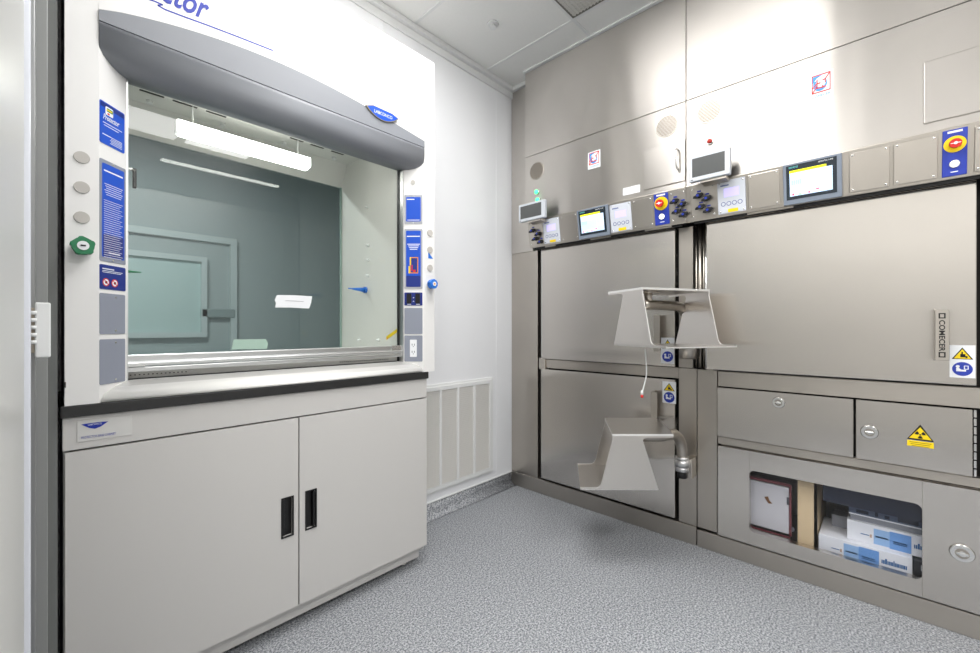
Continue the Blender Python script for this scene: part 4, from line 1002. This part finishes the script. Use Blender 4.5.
m_.box(2.402, 2.405, yb0+.015, yb1-.008, ZI0+.262, ZI0+.275).box(2.402, 2.405, yb0+.010, yb0+.018, ZI0+.03, ZI0+.27).box(2.402, 2.405, yb0+.015, yb1-.008, ZI0+.018, ZI0+.026)
m_.build('red_trim', mat('dull_red', (130, 70, 74), .5), t)
yq, zq = onX(768, 500, 2.404); m_ = MB(); m_.mat(0).prism([(2.4035, yq+.015, zq+.012), (2.4035, yq-.0, zq+.018), (2.4035, yq-.006, zq), (2.4035, yq-.018, zq-.012), (2.4035, yq-.003, zq-.016), (2.4035, yq+.006, zq-.004)], (-.001, 0, 0))
m_.mat(1).box(2.4025, 2.4035, yq-.085, yq-.075, zq+.0, zq+.035).box(2.4025, 2.4035, yq-.105, yq-.09, zq-.12, zq-.10); m_.build('stain', [mat('brown_spot', (130, 92, 60), .7), mat('print_dark', (90, 90, 96), .6)], t)

# ================================================================ SWING SHELVES
def shelf(N, sdir, tdir, label, height=.262, L=.285, D=.40):
    """two Z-shaped cheeks joined by a top plate and a bottom plate. N = a top corner; s runs across a cheek, t from cheek to cheek"""
    N = Vector(N); S = Vector(sdir).normalized(); T = Vector(tdir).normalized(); Zv = Vector((0, 0, 1))
    th = thing('swing_shelf', label, 'shelf', tuple(N-Zv*height))
    def P(s, t, z): return N+S*s+T*t+Zv*z
    m = MB()
    m.prism([P(0, 0, 0), P(L, 0, 0), P(L, D, 0), P(0, D, 0)], (0, 0, -.010), side=1); m.build('top_plate', [S_SH, S_EDGE], th)
    H = -height; m = MB()
    m.prism([P(-.15, 0, H), P(.215, 0, H), P(.215, D, H), P(-.15, D, H)], (0, 0, .005), side=1); m.build('bottom_plate', [S_SH, S_EDGE], th)
    def arcp(cs, cz, r, a0, a1, n=6): return [(cs+r*math.cos(math.radians(a0+(a1-a0)*i/n)), cz+r*math.sin(math.radians(a0+(a1-a0)*i/n))) for i in range(n+1)]
    # cheek outline (s, z)
    out = [(.0, -.010), (L, -.010), (L, -.018)]
    out += arcp(.160, -.036, .018, 90, 165)                                   # fillet under the top arm
    out += [(.214, H+.006), (.215, H+.001), (-.15, H+.001), (-.15, H+.010)]
    out += arcp(-.082, H+.042, .032, -90, -8)                                 # fillet over the bottom arm
    out += [(.000, -.030)]
    for t0 in (.0, D-.005):
        m = MB(); m.prism([P(s_, t0, z_) for s_, z_ in out], T*.005, side=1); m.build('cheek_plate', [S_SH, S_EDGE], th)
    return th, P
def lad(l, d, z): return (d*CA+l*SA, d*SA-l*CA, z)
def dirv(l, d): return (d*CA+l*SA, d*SA-l*CA, 0)
# upper shelf
th, P = shelf(lad(.68, 1.87, 1.328), dirv(-.31, .95), dirv(.95, .31), 'upper steel swing shelf held at chest height beside the big door', height=.268, L=.265, D=.38)
YC = .765                                              # arm column on the frame
colX = 2.297
c0 = P(.10, .11, -.010)
pipe = MB(); zA = c0.z-.062
end = Vector((colX, YC-.02, 0))
p0 = Vector((c0.x, c0.y, zA)) - (end-Vector((c0.x, c0.y, 0))).normalized()*.045; p0.z = zA
dirp = (end-Vector((c0.x, c0.y, 0))); dirp.z = 0; dl_ = dirp.length; dirp.normalize()
path = [p0+dirp*.0]
for u in (.04, .12): path.append(p0+dirp*u)
total = (end-Vector((p0.x, p0.y, 0))); total.z = 0; tl = total.length; rb = .11
for k_ in range(0, 9):
    a_ = math.radians(90*k_/8); path.append(Vector((p0.x, p0.y, zA))+dirp*(tl-rb+rb*math.sin(a_))-Vector((0, 0, rb-rb*math.cos(a_))))
ex = Vector(path[-1]); path.append(Vector((ex.x, ex.y, 1.115)))
pipe.tube(path, .024, 20); pipe.build('arm', S_TUBE, th)
MB().cyl((c0.x, c0.y, c0.z), (c0.x, c0.y, c0.z-.045), .020).cyl((c0.x, c0.y, c0.z-.001), (c0.x, c0.y, c0.z-.008), .05).build('pivot', S_FR, th)
cl = MB(); cl.cyl((ex.x, ex.y, .985), (ex.x, ex.y, 1.125), .044, n=32); cl.mat(0).box(ex.x+.02, XB, ex.y-.04, ex.y+.04, .99, 1.10, .003); cl.build('mounting_collar', S_TUBE, th)
# lower shelf
th2, P2 = shelf(lad(.572, 1.957, .650), dirv(1, .0), dirv(.17, .985), 'lower steel swing shelf held at knee height in front of the lower door', height=.262, D=.36)
ex = Vector((2.262, .765, 0)); a0 = P2(.255, .10, -.036)
path = [P2(.10, .10, -.036), P2(.2, .10, -.036), a0]
hd = Vector((ex.x-a0.x, ex.y-a0.y, 0)); rb = min(.12, hd.length)
hdn = hd.normalized(); st_ = hd.length-rb
for k_ in range(0, 9):
    a_ = math.radians(90*k_/8); path.append(Vector((a0.x, a0.y, a0.z))+hdn*(st_+rb*math.sin(a_))-Vector((0, 0, rb-rb*math.cos(a_))))
path.append(Vector((ex.x, ex.y, .46)))
MB().tube(path, .026, 20).build('arm', S_TUBE, th2)
cl = MB(); z0c = onX(683, 476, 2.26)[1]
cl.cyl((ex.x, ex.y, z0c+.025), (ex.x, ex.y, z0c+.05), .033, n=28).cyl((ex.x, ex.y, z0c+.05), (ex.x, ex.y, z0c+.085), .037, n=28).cyl((ex.x, ex.y, z0c+.085), (ex.x, ex.y, z0c+.1), .033, n=28)
lab(cl.build('clamp_collar', mat('cast_aluminium', (.62, .62, .62), .35, .9), th2), 'silver clamp collar')
MB().mat(0).box(ex.x+.01, XB, ex.y-.045, ex.y-.01, z0c-.01, z0c+.09, .003).mat(1).cyl((ex.x, ex.y, z0c-.01), (ex.x, ex.y, z0c+.026), .022).build('wall_bracket', [S_FR, BLACK], th2)
# white cord with red tip hanging from the upper shelf
q0 = P(.12, .02, -.268)
c_x, c_y = q0.x, q0.y
cd = thing('hanging_cord', 'thin white cord with a red tip hanging under the upper shelf', 'cord', (c_x, c_y, .86))
kx = lad(.672, 1.86, 0)
pts = []
for i in range(15):
    u = i/14; px = 645+1.5*math.sin(u*3.0)-(3.2 if u > .6 else 0)*((u-.6)/.4 if u > .6 else 0); py = 349+(393-349)*u
    r_ = ray(px, py); d_ = 1.95; pts.append((d_*r_[0], d_*r_[1], CAM_H+d_*r_[2]))
MB().tube(pts, .0032, 8).build('cord', TRIM, cd)
e_ = Vector(pts[-1]); MB().cyl(e_+Vector((0, 0, .012)), e_-Vector((0, 0, .008)), .006, n=12).build('connector', TRIM, cd)
MB().cyl(e_-Vector((0, 0, .008)), e_-Vector((0, 0, .022)), .0065, n=12).build('red_tip', RED, cd)

# ================================================================ CAMERA, WORLD, VIEW
cam = bpy.data.cameras.new('camera'); co = bpy.data.objects.new('camera', cam); C.objects.link(co)
cam.sensor_width = 36; cam.lens = 36*F_PX/980; cam.clip_start = .01
cam.shift_x = 0; cam.shift_y = (CY-326.5)/980
co.location = (0, 0, CAM_H); co.rotation_euler = (PI/2, 0, ANG-PI/2)
bpy.context.scene.camera = co
W = bpy.data.worlds.new('world'); bpy.context.scene.world = W; W.use_nodes = True
W.node_tree.nodes['Background'].inputs[0].default_value = (.8, .85, .9, 1); W.node_tree.nodes['Background'].inputs[1].default_value = .3
vs = bpy.context.scene.view_settings; vs.view_transform = 'Standard'; vs.look = 'None'; vs.gamma = 1; vs.exposure = .08; vs.use_curve_mapping = False
for m in MATS.values():
    if m.name not in ('hood_lamp',): m.cycles.emission_sampling = 'NONE'
cy = bpy.context.scene.cycles; cy.caustics_reflective = False; cy.caustics_refractive = False; cy.sample_clamp_indirect = 4; cy.blur_glossy = 1.0
cy.use_denoising = True; cy.denoising_prefilter = 'ACCURATE'
bpy.context.scene.cycles.max_bounces = 12; bpy.context.scene.cycles.transparent_max_bounces = 16
